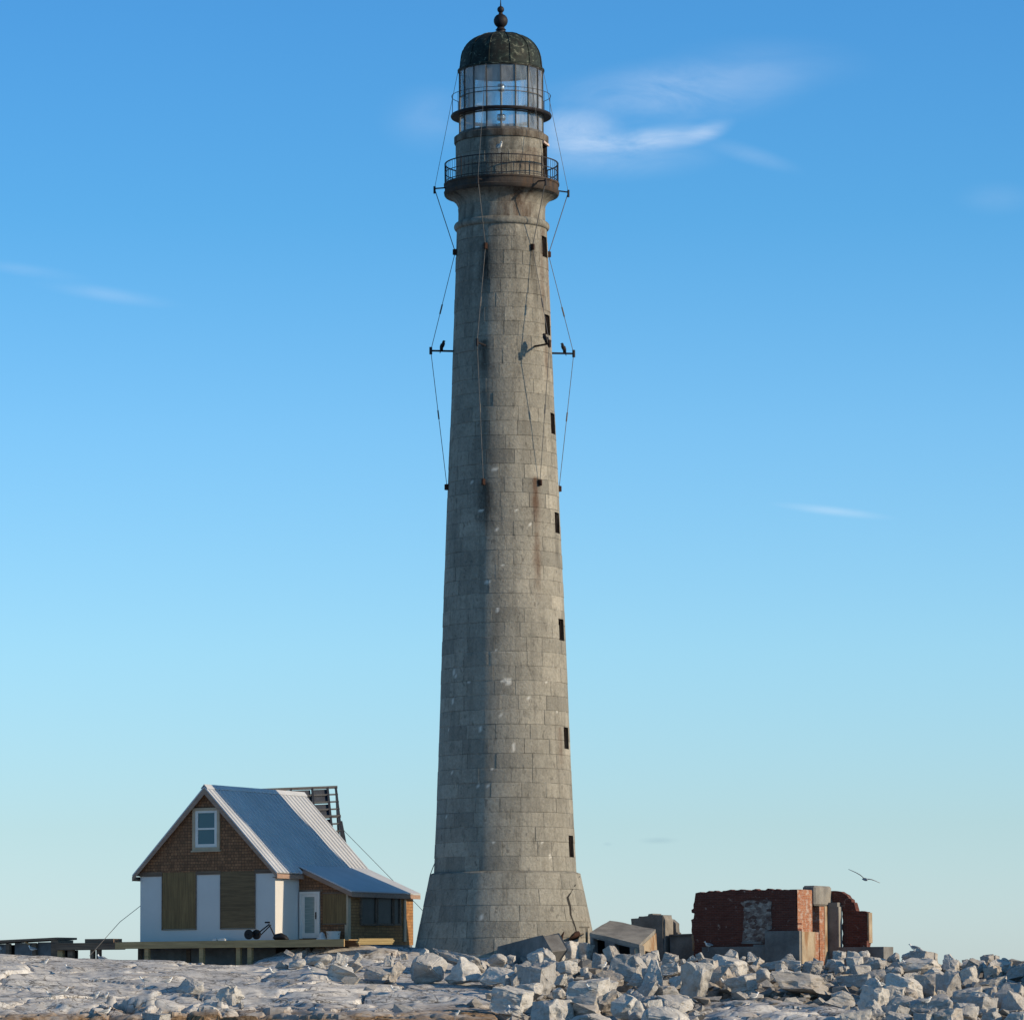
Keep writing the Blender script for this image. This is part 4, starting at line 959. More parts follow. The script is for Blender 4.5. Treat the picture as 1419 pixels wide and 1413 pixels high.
# wheeled tool lying by the corner
c0 = HP(hxp(394), DY + .35, dzt)
cart = thing('garden_tiller', 'black wheeled hand tool with long angled handle lying by the house corner', 'hand tool', c0, -AL)
u = 1 / PM
def cx_(x): return (x - 394) * u
def cz_(y): return hz(y, hxp(394), DY + .35) - dzt
for dy in (-.09, .09):
    w_ = MB().lathe([(.03, -.05), (.19, -.05), (.21, -.03), (.21, .03), (.19, .05), (.03, .05)], 20, closed=True).build('wheel', M['black'], cart, angle=40)
    w_.rotation_euler = (math.pi / 2, 0, 0); w_.location = (cx_(371 if dy < 0 else 379), dy, max(.21, cz_(1294)))
MB().tube([(cx_(380), 0, .24), (cx_(398), .03, cz_(1280))], .03, 8).tube([(cx_(384), .12, .22), (cx_(399), .1, cz_(1281))], .025, 8).tube([(cx_(398), .03, cz_(1281)), (cx_(406), .05, .12)], .03, 8).build('handle_bar', M['black'], cart)
MB().tube([(cx_(392), .03, cz_(1277.5)), (cx_(398.5), .03, cz_(1277.5))], .035, 8).build('grip', M['black'], cart)
MB().loft([((cx_(404), 0, .10), (.02, 0, .02), (0, .05, 0)), ((cx_(407), 0, .13), (.0, 0, .13), (0, .16, 0)), ((cx_(415), 0, .16), (0, 0, .15), (0, .2, 0)), ((cx_(421), 0, .11), (0, 0, .10), (0, .17, 0)), ((cx_(424.5), 0, .04), (0, 0, .03), (0, .08, 0))], 12).build('housing', M['black'], cart, smooth=True)
b0 = HP(dx(469.5), PY0 - .5, dzt)
bk = MB().lathe([(.30, 0), (.31, .01), (.36, .40), (.375, .40), (.375, .43), (.345, .43), (.30, .06), (.01, .05)], 28).build('bucket', M['white'], None, angle=35)
bk.location = b0; bk.scale = (.85, .85, .92); tag(bk, 'white plastic bucket on the deck near the porch corner', 'bucket')
hd = MB().tube([(.31 * math.cos(t), .31 * math.sin(t) * .25 - .28, .36 - .16 * math.sin(t)) for t in [math.pi * k / 8 for k in range(9)]], .008, 6).build('bucket_handle', M['iron'], bk)
cn = MB().lathe([(.27, 0), (.26, .05), (.17, .16), (.11, .30), (.03, .37), (.005, .375)], 20).build('white_sack', M['white'], None, smooth=True)
cn.location = HP(dx(454), PY0 - .55, dzt); tag(cn, 'small white cone shaped sack on the deck left of the bucket', 'sack')
lum = thing('lumber_stack', 'stack of fresh yellow boards lit by the sun at the right end of the deck', 'lumber', HP(8.85, -.9, hz(1308.0, 8.85, -.9)), R(14))
for j in range(4):
    for k in range(3): MB().box(-.74 + random.uniform(-.06, .06), .74 + random.uniform(-.06, .06), k * .15, k * .15 + .14, j * .065, j * .065 + .055).build('board', M['newwood'], lum)
for i, (xa, w) in enumerate(((304.5, .20), (315, .36))):
    p = HP(hxp(xa), -.35, dzt)
    o = MB().box(-w / 2, w / 2, -.1, .1, 0, .09).box(-w / 2 + .03, w / 2 - .03, -.07, .07, .092, .12).build('white_box', M['trim'], None, bevel=.01); o.location = p; o.rotation_euler = (0, 0, -AL)
    tag(o, ('short' if i == 0 else 'long') + ' white box on the deck under the right hand boarded opening', 'box')

# ------------------------------------------------------------------ solar rack behind the house
YS = 9.0
c00, c10, c01, c11 = at(352, 1096, YS), at(466, 1091.5, YS + 2.5), at(352, 1186, YS - 3.2), at(476.5, 1180, YS - 1.0)
sol = thing('solar_rack', 'dark solar panel rack seen from behind above the house roof', 'solar panels', (c00.x, c00.y, 0))
off = Vector((c00.x, c00.y, 0))
def SP(u, v, d=0):
    a = c00.lerp(c10, u); b = c01.lerp(c11, u); p = a.lerp(b, v)
    nn = (c10 - c00).cross(c01 - c00).normalized(); nn = nn if nn.y < 0 else -nn
    return p + nn * d - off
def slab(u0, u1, v0, v1, d0, d1):
    return MB().add([SP(u0, v0, d0), SP(u1, v0, d0), SP(u1, v1, d0), SP(u0, v1, d0), SP(u0, v0, d1), SP(u1, v0, d1), SP(u1, v1, d1), SP(u0, v1, d1)], [(3, 2, 1, 0), (4, 5, 6, 7), (0, 1, 5, 4), (1, 2, 6, 5), (2, 3, 7, 6), (3, 0, 4, 7)])
ux = lambda x: (x - 352) / 114.
for (xa, xb) in ((354, 376), (378, 399.5), (404.5, 429.5), (433, 452.5)):
    for k in range(4): slab(ux(xa), ux(xb), k * .235 + .015, k * .235 + .225, 0, -.05).build('solar_panel', M['solar'], sol)
RK = MB()
def rail(u0, v0, u1, v1, w): RK.bar(SP(u0, v0, .06), SP(u1, v1, .06), w)
for v in (0.0, .115, .23, .345, .46, .575, .69, .80): rail(0, v, 1, v, .13 if v in (.0, .46) else .075)
for x in (402, 431.5, 453, 464.5): rail(ux(x), 0, ux(x), 1.0, .10)
rail(ux(453), .70, 1.02, 1.1, .09); rail(1.0, .55, 1.02, .95, .12)
RK.build('rack_frame', M['alu'], sol)
for x in (380, 430, 464): 
    p = SP(ux(x), .95, .1); MB().bar(p, (p.x, p.y + 2.2, -1.2), .12).bar(SP(ux(x), .1, .1) , (p.x, p.y + 4.0, -1.2), .10).build('rack_leg', M['alu'], sol)
cab = MB().tube([at(474.5, 1147, YS - .3), at(478, 1152, YS - .8), at(540, 1215, 6.5), at(577, 1252, 3.8), at(590, 1266, 2.6)], .012, 6).build('stay_cable', M['rod'], None)
tag(cab, 'thin cable from the solar rack down behind the porch to the lighthouse base', 'cable')
cab = MB().tube([HP(-HW - .02, .25, hz(1252, -HW, .2)), at(166, 1277, 1.4), at(124, 1324, .2)], .013, 6).build('mooring_cable', M['rod'], None)
tag(cab, 'thin cable slanting from the left wall of the house to the gangway', 'cable')
cab = MB().tube([at(596, 1212, -1.0), at(600.5, 1200, -.8), at(602.3, 1196, -.6)], .02, 6).build('ground_wire', M['rod'], None)
tag(cab, 'short wire leaning at the shoulder of the lighthouse base', 'wire')

# ------------------------------------------------------------------ brick ruin
AR = R(27); RY = -3.5; rx0 = at(1105, 1300, RY).x
pm = (F / (190 + RY)) * math.cos(AR); pl = (F / (190 + RY)) * math.sin(AR)
def rz(y, lx=0, ly=0): return at(1105 + lx * pm + ly * pl, y, RY - lx * math.sin(AR) + ly * math.cos(AR)).z
RX = lambda x: (x - 1105) / pm
def rag(pts, amp, step, rng):
    out = []
    for (x0, z0), (x1, z1) in zip(pts, pts[1:] + pts[:1]):
        L = math.hypot(x1 - x0, z1 - z0); n = max(1, int(L / step)); out.append((x0, z0))
        nx, nz = -(z1 - z0) / max(L, 1e-6), (x1 - x0) / max(L, 1e-6)
        for k in range(1, n):
            t = k / n; d = rng.choice([0, 0, .5, 1, -.6]) * amp; out.append((x0 + (x1 - x0) * t + nx * d, z0 + (z1 - z0) * t + nz * d))
    return out
rng = random.Random(5)
ruin = thing('brick_ruin', 'roofless red brick ruin with a tall pale corner pier and stepped broken rear wall', 'ruin', (rx0, RY, 0), -AR)
top = rz(1232.5, -2); zb0 = -2.0
front = [(RX(963), zb0), (0, zb0), (0, rz(1231.8)), (RX(1080), rz(1231.6)), (RX(1078), rz(1230.6)), (RX(1018), rz(1231.4)), (RX(1016), rz(1230.3)), (RX(1010), rz(1231.8)), (RX(975), rz(1233)), (RX(968), rz(1234.5)), (RX(967), rz(1241)), (RX(965), rz(1256)), (RX(962), rz(1258)), (RX(962.5), rz(1262)), (RX(966), rz(1263)), (RX(965), rz(1270)), (RX(961.5), rz(1272)), (RX(962), rz(1290)), (RX(966), rz(1303))]
MB().poly(rag(front, .05, .13, rng), 0, .42).build('front_wall', M['brick'], ruin)
MB().poly(rag([(RX(1031), rz(1306, -2)), (RX(1060), rz(1307, -2)), (RX(1064), rz(1290, -2)), (RX(1071), rz(1287, -2)), (RX(1071), rz(1249, -2)), (RX(1066), rz(1246.5, -2)), (RX(1036), rz(1247, -2)), (RX(1029), rz(1250, -2)), (RX(1034), rz(1256, -2))], .03, .14, rng), -.03, -.004).build('blocked_window', M['mortarpatch'], ruin)
for (xa, xb) in ((1031, 1058), (1047, 1064)): MB().box(RX(xa), RX(xb), -.10, -.032, rz(1306.5 + (xa > 1040) * 4), rz(1303.5 + (xa > 1040) * 4)).build('sill', M['stonewall'], ruin)
MB().box(-.42, 0.0, .424, 1.6, zb0, rz(1231.6)).build('side_wall', M['sunlitbrick'], ruin)
MB().box(.003, .02, .006, 1.58, rz(1291, 0, .5), rz(1232.4)).build('side_facing', M['sunlitbrick'], ruin)
MB().box(-.42, 0.0, 1.604, 2.3, zb0, rz(1291, 0, 1.9)).build('threshold', M['sunlitbrick'], ruin)
MB().poly(rag([(-4.9, zb0), (-.45, zb0), (-.45, rz(1236)), (-4.7, rz(1240))], .04, .2, rng), 3.7, 4.1).build('rear_wall', M['brick'], ruin)
MB().box(-.42, .04, 2.304, 2.85, zb0, rz(1255.5, 0, 2.6)).build('pier', M['sunlitbrick'], ruin)
MB().box(-.40, .06, 2.854, 3.55, zb0, rz(1255.2, 0, 3.2)).build('pier', M['tanconcrete'], ruin)
MB().box(-.52, .08, 1.78, 3.62, rz(1255, 0, 2.6) + .004, rz(1227, 0, 2.6)).build('pier_cap', M['concrete'], ruin, bevel=.08)
MB().box(.065, .50, 3.2, 3.56, zb0, rz(1250, .3, 3.3)).build('stone_post', M['stonewall'], ruin)
MB().box(.504, .56, 3.2, 3.56, zb0, rz(1256, .5, 3.3)).build('sunlit_post_edge', M['concrete'], ruin)  # pale strip paints the sunlit edge of the stone post
rear = [(.565, zb0), (1.72, zb0), (1.72, rz(1263, 1.6, 3.6)), (1.22, rz(1261.5, 1.2, 3.6)), (1.18, rz(1256.5, 1.2, 3.6)), (1.12, rz(1250, 1.1, 3.6)), (1.02, rz(1249.5, 1, 3.6)), (1.0, rz(1246, 1, 3.6)), (.88, rz(1244, .9, 3.6)), (.80, rz(1240, .8, 3.6)), (.62, rz(1237, .6, 3.6)), (.52, rz(1235, .4, 3.6)), (.05, rz(1234, 0, 3.6)), (.05, rz(1262, 0, 3.6)), (.565, rz(1262, 0, 3.6))]
MB().poly(rag(rear, .03, .12, rng), 3.565, 3.95).build('broken_wall', M['brick'], ruin)
MB().box(1.724, 1.80, 3.565, 3.95, rz(1306, 1.7, 3.6), rz(1264, 1.7, 3.6)).build('sunlit_wall_edge', M['tanconcrete'], ruin)  # tan strip paints the sunlit end of the broken wall
MB().box(.565, 2.65, 3.1, 4.2, zb0, rz(1311.5, 1.8, 3.4)).build('rear_footing', M['stonewall'], ruin)
MB().box(1.5, 1.8, 3.3, 3.54, rz(1311.5, 1.8, 3.4) + .003, rz(1303, 1.6, 3.4)).build('loose_brick', M['brick'], ruin)
MB().box(RX(1064), .18, -.22, -.004, zb0, rz(1289.5, -.6)).build('front_footing', M['stonewall'], ruin)
MB().box(.023, .21, .0, 1.45, zb0, rz(1290.5, .2, .7)).build('side_footing', M['tanconcrete'], ruin)  # tan colour paints sunlight on this side of the grey footing
MB().box(RX(978), RX(1064) - .003, -.16, -.004, zb0, rz(1311, -2)).build('low_footing', M['stonewall'], ruin)
# mortared stone stub and low wall left of the ruin
stub = thing('stone_ruin', 'dark grey masonry stub with stepped top left of the brick ruin', 'ruin', (at(900, 1300, 1.5).x, 1.5, 0), -AR)
q = F / 191.5 * math.cos(AR)
SX = lambda x: (x - 900) / q
sz = lambda y: at(900, y, 1.5).z
MB().poly(rag([(SX(875), -1), (SX(918.5), -1), (SX(918.5), sz(1267.5)), (SX(905), sz(1267)), (SX(904), sz(1265.3)), (SX(899), sz(1266)), (SX(898), sz(1268.5)), (SX(886), sz(1269)), (SX(885), sz(1271.5)), (SX(875), sz(1272))], .02, .2, rng), 0, .9).build('masonry', M['stonewall'], stub)
MB().poly([(SX(918.5) + .003, -1), (SX(921), -1), (SX(921), sz(1275)), (SX(918.5) + .003, sz(1268.5))], .05, .85).build('lit_edge', M['concrete'], stub)  # paler strip paints sunlight on the right side of the stub
MB().poly(rag([(SX(915), -1), (SX(926), -1), (SX(926), sz(1292)), (SX(924), sz(1291)), (SX(923.5), sz(1279)), (SX(917), sz(1273))], .02, .15, rng), .95, 1.3).build('back_stones', M['stonewall'], stub)
lw = MB().poly(rag([(SX(925), -1), (SX(960), -1), (SX(962), sz(1296)), (SX(925), sz(1296.5))], .012, .3, rng), .2, .9).poly([(SX(925), sz(1296.5) + .004), (SX(961), sz(1296) + .004), (SX(961), sz(1293.6)), (SX(925), sz(1294.5))], .1, 1.0).build('low_wall', M['stonewall'], None)
lw.location = (at(900, 1300, 1.5).x, 1.5, 0); lw.rotation_euler = (0, 0, -AR); tag(lw, 'low grey capped wall between the masonry stub and the brick ruin', 'wall')
lp = MB().loft([((0, 0, -.35), (.10, 0, 0), (0, .10, 0)), ((.02, 0, 0), (.13, 0, 0), (0, .1, 0)), ((-.05, 0, .22), (.10, 0, 0), (0, .09, 0)), ((-.07, 0, .38), (.06, 0, 0), (0, .06, 0))], 8).build('small_post', M['tanconcrete'], None)
lp.location = at(963, 1306, 0.5); tag(lp, 'small tan broken stone standing against the left edge of the brick ruin', 'stone')

# toppled concrete box
def hexa(pix, depths):
    return [at(x, y, d) for (x, y), d in zip(pix, depths)]
blk = thing('concrete_box', 'toppled concrete box with two dark openings and a lit tan right end', 'concrete block', at(860, 1322, -4))
ob = at(860, 1322, -4)
fl, fr = at(817, 1292, -5.2), at(886, 1309, -7.2); bl_, br = at(845, 1275.5, -2.6), at(909, 1288, -4.2)
dn = Vector((.04, -.22, -1.15))
V8 = [fl + dn, fr + dn, br + dn, bl_ + dn, fl, fr, br, bl_]
mb = MB(); mb.add([v - ob for v in V8], [(3, 2, 1, 0), (4, 5, 6, 7), (0, 1, 5, 4), (1, 2, 6, 5), (2, 3, 7, 6), (3, 0, 4, 7)])
def lerp3(a, b, t): return a + (b - a) * t
core = MB()
def FP(u, v, d=0):   # front face coordinates
    p = lerp3(fl, fr, u) + dn * v; nn = (fr - fl).cross(dn).normalized(); nn = nn if nn.y < 0 else -nn
    return p + nn * d - ob
rows = [(0, .17), (.17, .78), (.78, 1)]; cols_ = [(0, .06), (.06, .30), (.30, .50), (.50, .80), (.80, 1.0)]
def cell(u0, u1, v0, v1, d0, d1):
    return [FP(u0, v0, d0), FP(u1, v0, d0), FP(u1, v1, d0), FP(u0, v1, d0), FP(u0, v0, d1), FP(u1, v0, d1), FP(u1, v1, d1), FP(u0, v1, d1)]
BF = [(3, 2, 1, 0), (4, 5, 6, 7), (0, 1, 5, 4), (1, 2, 6, 5), (2, 3, 7, 6), (3, 0, 4, 7)]
shell = MB()
for (u0, u1, v0, v1) in ((0, 1, 0, .17), (0, .06, .17, 1), (.30, .50, .17, 1), (.80, 1, .17, 1), (.06, .30, .82, 1), (.50, .80, .48, 1)):
    e = .002; shell.add(cell(u0 + e, u1 - e, v0 + e, v1 - e, 0, -.30), BF)
shell.build('front_slab', M['stonewall'], blk)
tp = MB(); nn = (br - fr).cross(fl - fr).normalized(); nn = nn if nn.z > 0 else -nn
T4 = [fl - ob, fr - ob, br - ob, bl_ - ob]
# the top slab's outline runs a little past the box and is worn
tv = []
for t in np.linspace(0, 1, 9): tv.append(lerp3(T4[0], T4[1], t) + Vector((0, -.05, random.uniform(-.02, .02))))
for t in np.linspace(.2, 1, 5): tv.append(lerp3(T4[1], T4[2], t) + Vector((random.uniform(-.03, .03), 0, random.uniform(-.02, .02))))
for t in np.linspace(.12, 1, 7): tv.append(lerp3(T4[2], T4[3], t) + Vector((0, .04, random.uniform(-.02, .03))))
for t in np.linspace(.2, .8, 4): tv.append(lerp3(T4[3], T4[0], t) + Vector((random.uniform(-.02, .02), 0, 0)))
m_ = len(tv); tp.add([v + nn * .02 for v in tv] + [v - nn * .13 for v in tv], [tuple(range(m_)), tuple(range(2 * m_ - 1, m_ - 1, -1))] + [(i, (i + 1) % m_, m_ + (i + 1) % m_, m_ + i) for i in range(m_)])
tp.build('top_slab', M['concrete'], blk)
sd4 = MB(); dn2 = dn * 1.0
e1 = [T4[1] + Vector((.0, 0, -.13)), T4[2] + Vector((0, 0, -.13)), T4[2] + dn2, T4[1] + dn2]
inw = Vector((-.2, .05, 0)); sd4.add([p + Vector((.01, .06, 0)) for p in e1] + [p + inw for p in e1], [(0, 1, 2, 3), (7, 6, 5, 4), (0, 4, 5, 1), (1, 5, 6, 2), (2, 6, 7, 3), (3, 7, 4, 0)])
sd4.build('end_slab', M['tanconcrete'], blk)  # one concrete box: tan end painted as sunlit, grey front as shaded
dk = MB(); dk.add([FP(.0, .19, -.32), FP(.0, 1, -.32), FP(.0, 1, -1.0), FP(.0, .19, -1.0), FP(.03, .19, -.32), FP(.03, 1, -.32), FP(.03, 1, -1.0), FP(.03, .19, -1.0)], BF); dk.add([FP(.02, .19, -.9), FP(.98, .19, -.9), FP(.98, 1, -.9), FP(.02, 1, -.9), FP(.02, .19, -1.0), FP(.98, .19, -1.0), FP(.98, 1, -1.0), FP(.02, 1, -1.0)], BF); dk.build('dark_backing', M['black'], blk)  # black sheets behind the openings paint the shade inside the box

# fallen slab against the tower foot
fs = MB()
P4 = [at(688, 1330, -4.6), at(752, 1336, -7.9), at(764, 1318, -8.2), at(752, 1296.5, -7.4), at(742, 1298.5, -6.9), at(690, 1312, -4.3)]
of = at(725, 1325, -5); n_ = Vector((.75, .55, .10)) * .9
fs.add([p - of for p in P4] + [p + n_ - of for p in P4], [tuple(range(6)), tuple(range(11, 5, -1))] + [(i, (i + 1) % 6, 6 + (i + 1) % 6, 6 + i) for i in range(6)])
fo_ = fs.build('fallen_slab', M['stonewall'], None, bevel=.04); fo_.location = of; tag(fo_, 'long shaded grey stone slab leaning against the foot of the lighthouse', 'slab')
# rusty scrap by the tower
sc1 = thing('rusty_tank', 'dark rusty broken metal tank among the rocks right of the lighthouse foot', 'scrap', at(795, 1303, -4.5))
o1 = at(795, 1303, -4.5)
MB().loft([(at(787.5, 1302, -4.6) - o1, (.02, 0, .05), (0, .1, .02)), (at(790, 1299, -4.6) - o1, (.06, 0, .14), (0, .3, .0)), (at(795, 1296.5, -4.5) - o1, (.08, 0, .2), (0, .4, 0)), (at(800, 1295.5, -4.4) - o1, (.06, 0, .18), (0, .36, 0)), (at(803.5, 1296, -4.3) - o1, (.03, 0, .1), (0, .25, 0))], 14).build('shell', M['darkrust'], sc1, angle=50)
MB().tube([at(803.5, 1296, -4.3) - o1, at(808, 1293, -4.2) - o1], .05, 8).build('spout', M['tanconcrete'], sc1)
rod = MB().tube([at(778, 1313, -5), at(777.6, 1304, -5), at(778.6, 1297, -5), at(781.5, 1290.5, -5)], [.06, .07, .06, .02], 8).build('bent_iron_rod', M['darkrust'], None)
tag(rod, 'dark bent iron rod standing up in front of the lighthouse foot', 'iron rod')
wb = MB().box(-.05, .05, -.05, .05, -.5, .35).box(-.32, .12, -.05, .05, .352, .42).build('broken_bracket', M['tanconcrete'], None); wb.location = at(813, 1297, -4.0); tag(wb, 'small tan broken concrete bracket between lighthouse and toppled concrete box', 'bracket')
# ------------------------------------------------------------------ boulders
def proto(seed, kind):
    rng = random.Random(seed); bm = bmesh.new()
    if kind in ('block', 'slab', 'tent'):
        pts = [Vector((sx * rng.uniform(.5, 1.0), sy * rng.uniform(.5, 1.0), sz_ * rng.uniform(.55, 1.0))) for sx in (-1, 1) for sy in (-1, 1) for sz_ in (-1, 1)]
        if kind == 'tent':
            for p in pts:
                if p.z > 0: p.y *= rng.uniform(.1, .35)
        for p in pts: bm.verts.new(p)
        bmesh.ops.convex_hull(bm, input=bm.verts)
        for _ in range(rng.choice([4, 5, 6, 7])):
            d = Vector((rng.uniform(-1, 1), rng.uniform(-1, 1), rng.uniform(-.6, 1))).normalized()
            s_ = sorted(v.co.dot(d) for v in bm.verts); cut = s_[-1] - rng.uniform(.10, .42)
            bmesh.ops.bisect_plane(bm, geom=list(bm.verts) + list(bm.edges) + list(bm.faces), plane_co=d * cut, plane_no=d, clear_outer=True)
            q = [v.co.copy() for v in bm.verts]; bm.clear()
            for c in q: bm.verts.new(c)
            r = bmesh.ops.convex_hull(bm, input=bm.verts)
            bmesh.ops.delete(bm, geom=[g for g in r['geom_interior'] if isinstance(g, bmesh.types.BMVert)], context='VERTS')
    else:
        n = {'round': 26, 'wedge': 9}[kind]
        for _ in range(n):
            while True:
                p = Vector((rng.uniform(-1, 1), rng.uniform(-1, 1), rng.uniform(-1, 1)))
                l = p.length
                if l < .25: continue
                if kind == 'round': p = p / l * rng.uniform(.85, 1.0); break
                m = max(abs(p.x), abs(p.y), abs(p.z)); p = p / m
                if sum(abs(c) for c in p) < 2.5: break
            if kind == 'wedge': p.x *= (.25 + .75 * (1 - (p.z + 1) / 2) ** .8); p.y *= (.35 + .65 * (1 - (p.z + 1) / 2))
            bm.verts.new(p)
        r = bmesh.ops.convex_hull(bm, input=bm.verts)
        bmesh.ops.delete(bm, geom=[g for g in r['geom_interior'] if isinstance(g, bmesh.types.BMVert)], context='VERTS')
    bmesh.ops.dissolve_limit(bm, angle_limit=R(9), verts=bm.verts, edges=bm.edges)
    bmesh.ops.bevel(bm, geom=list(bm.edges), offset=.12 if kind == 'round' else .035, segments=2 if kind == 'round' else 1, affect='EDGES', clamp_overlap=True)
    bmesh.ops.triangulate(bm, faces=bm.faces)
    for _ in range(6):
        es = [e for e in bm.edges if e.calc_length() > .17]
        if not es: break
        bmesh.ops.subdivide_edges(bm, edges=es, cuts=1); bmesh.ops.triangulate(bm, faces=[f for f in bm.faces if len(f.verts) > 3])
    bm.normal_update()
    amp = .10 if kind != 'round' else .08; sh = Vector((seed * 3.1, seed * 1.7, 0))
    for v in bm.verts:
        d = mnoise.fractal(v.co * 1.3 + sh, .9, 2.1, 5) * amp
        # fracture steps
        s_ = mnoise.noise(v.co * 1.1 + sh * 1.3); d += (math.floor(s_ * 4) / 4 - s_) * .11
        d -= .10 * max(0, mnoise.noise(v.co * 2.3 + sh * .7)) ** 1.5 * (2.2 if kind != 'round' else 1.2)
        v.co += v.normal * d
    mn = [min(v.co[i] for v in bm.verts) for i in range(3)]; mx = [max(v.co[i] for v in bm.verts) for i in range(3)]
    for v in bm.verts:
        for i in range(3): v.co[i] = (v.co[i] - mn[i]) / (mx[i] - mn[i]) - .5
    me = bpy.data.meshes.new('boulder'); bm.to_mesh(me); bm.free()
    me.materials.append(M['boulder']); me.polygons.foreach_set('use_smooth', [True] * len(me.polygons)); me.set_sharp_from_angle(angle=R(20))
    return me
PROTO = {'block': [proto(s, 'block') for s in range(10, 28)], 'slab': [proto(s, 'slab') for s in range(30, 36)], 'round': [proto(s, 'round') for s in range(50, 55)],
         'wedge': [proto(s, 'wedge') for s in range(70, 76)], 'tent': [proto(s, 'tent') for s in range(90, 93)]}

def Yof(yb):      # distance of the ground that a picture row shows
    return float(np.interp(yb, [1318, 1336, 1350, 1372, 1395, 1416, 1440], [-6, -11.5, -15.5, -22, -29, -36.5, -41]))
brng = random.Random(99)
def boulder(x, y0, w, h, kind, label, yaw=None, tilt=None, group=None, Y=None, var=None, deep=.85, sink=.3):
    yb = y0 + h; Yc_ = Yof(yb) if Y is None else Y
    ppm_ = F / (Yc_ - CAM.y); W = w / ppm_; H = h / ppm_
    Hs = H * (1 + sink)
    c = at(x, y0 + h / 2, Yc_); c.z -= H * sink / 2
    yaw = brng.uniform(-40, 10) if yaw is None else yaw; tilt = (brng.uniform(-10, 10), brng.uniform(-12, 12)) if tilt is None else tilt
    ps_ = PROTO[kind]; me = ps_[var % len(ps_)] if var is not None else brng.choice(ps_)
    o = bpy.data.objects.new('boulder', me); COL.objects.link(o)
    Rm = (Matrix.Rotation(R(yaw), 3, 'Z') @ Matrix.Rotation(R(tilt[0]), 3, 'X') @ Matrix.Rotation(R(tilt[1]), 3, 'Y'))
    D = max(.5 * W, min(W * deep, 1.6 * W))
    # shrink so that the turned stone keeps the measured width and height
    co = np.array([v.co for v in me.vertices]) * np.array([W, D, Hs]); cr = co @ np.array(Rm).T
    k = np.array([W / max(np.ptp(cr[:, 0]), 1e-6), Hs / max(np.ptp(cr[:, 2]), 1e-6)])
    o.matrix_world = Matrix.Translation(c) @ Rm.to_4x4() @ Matrix.Diagonal((W * k[0], D * k[0], Hs * k[1], 1))
    tag(o, label, 'boulder', group); return o
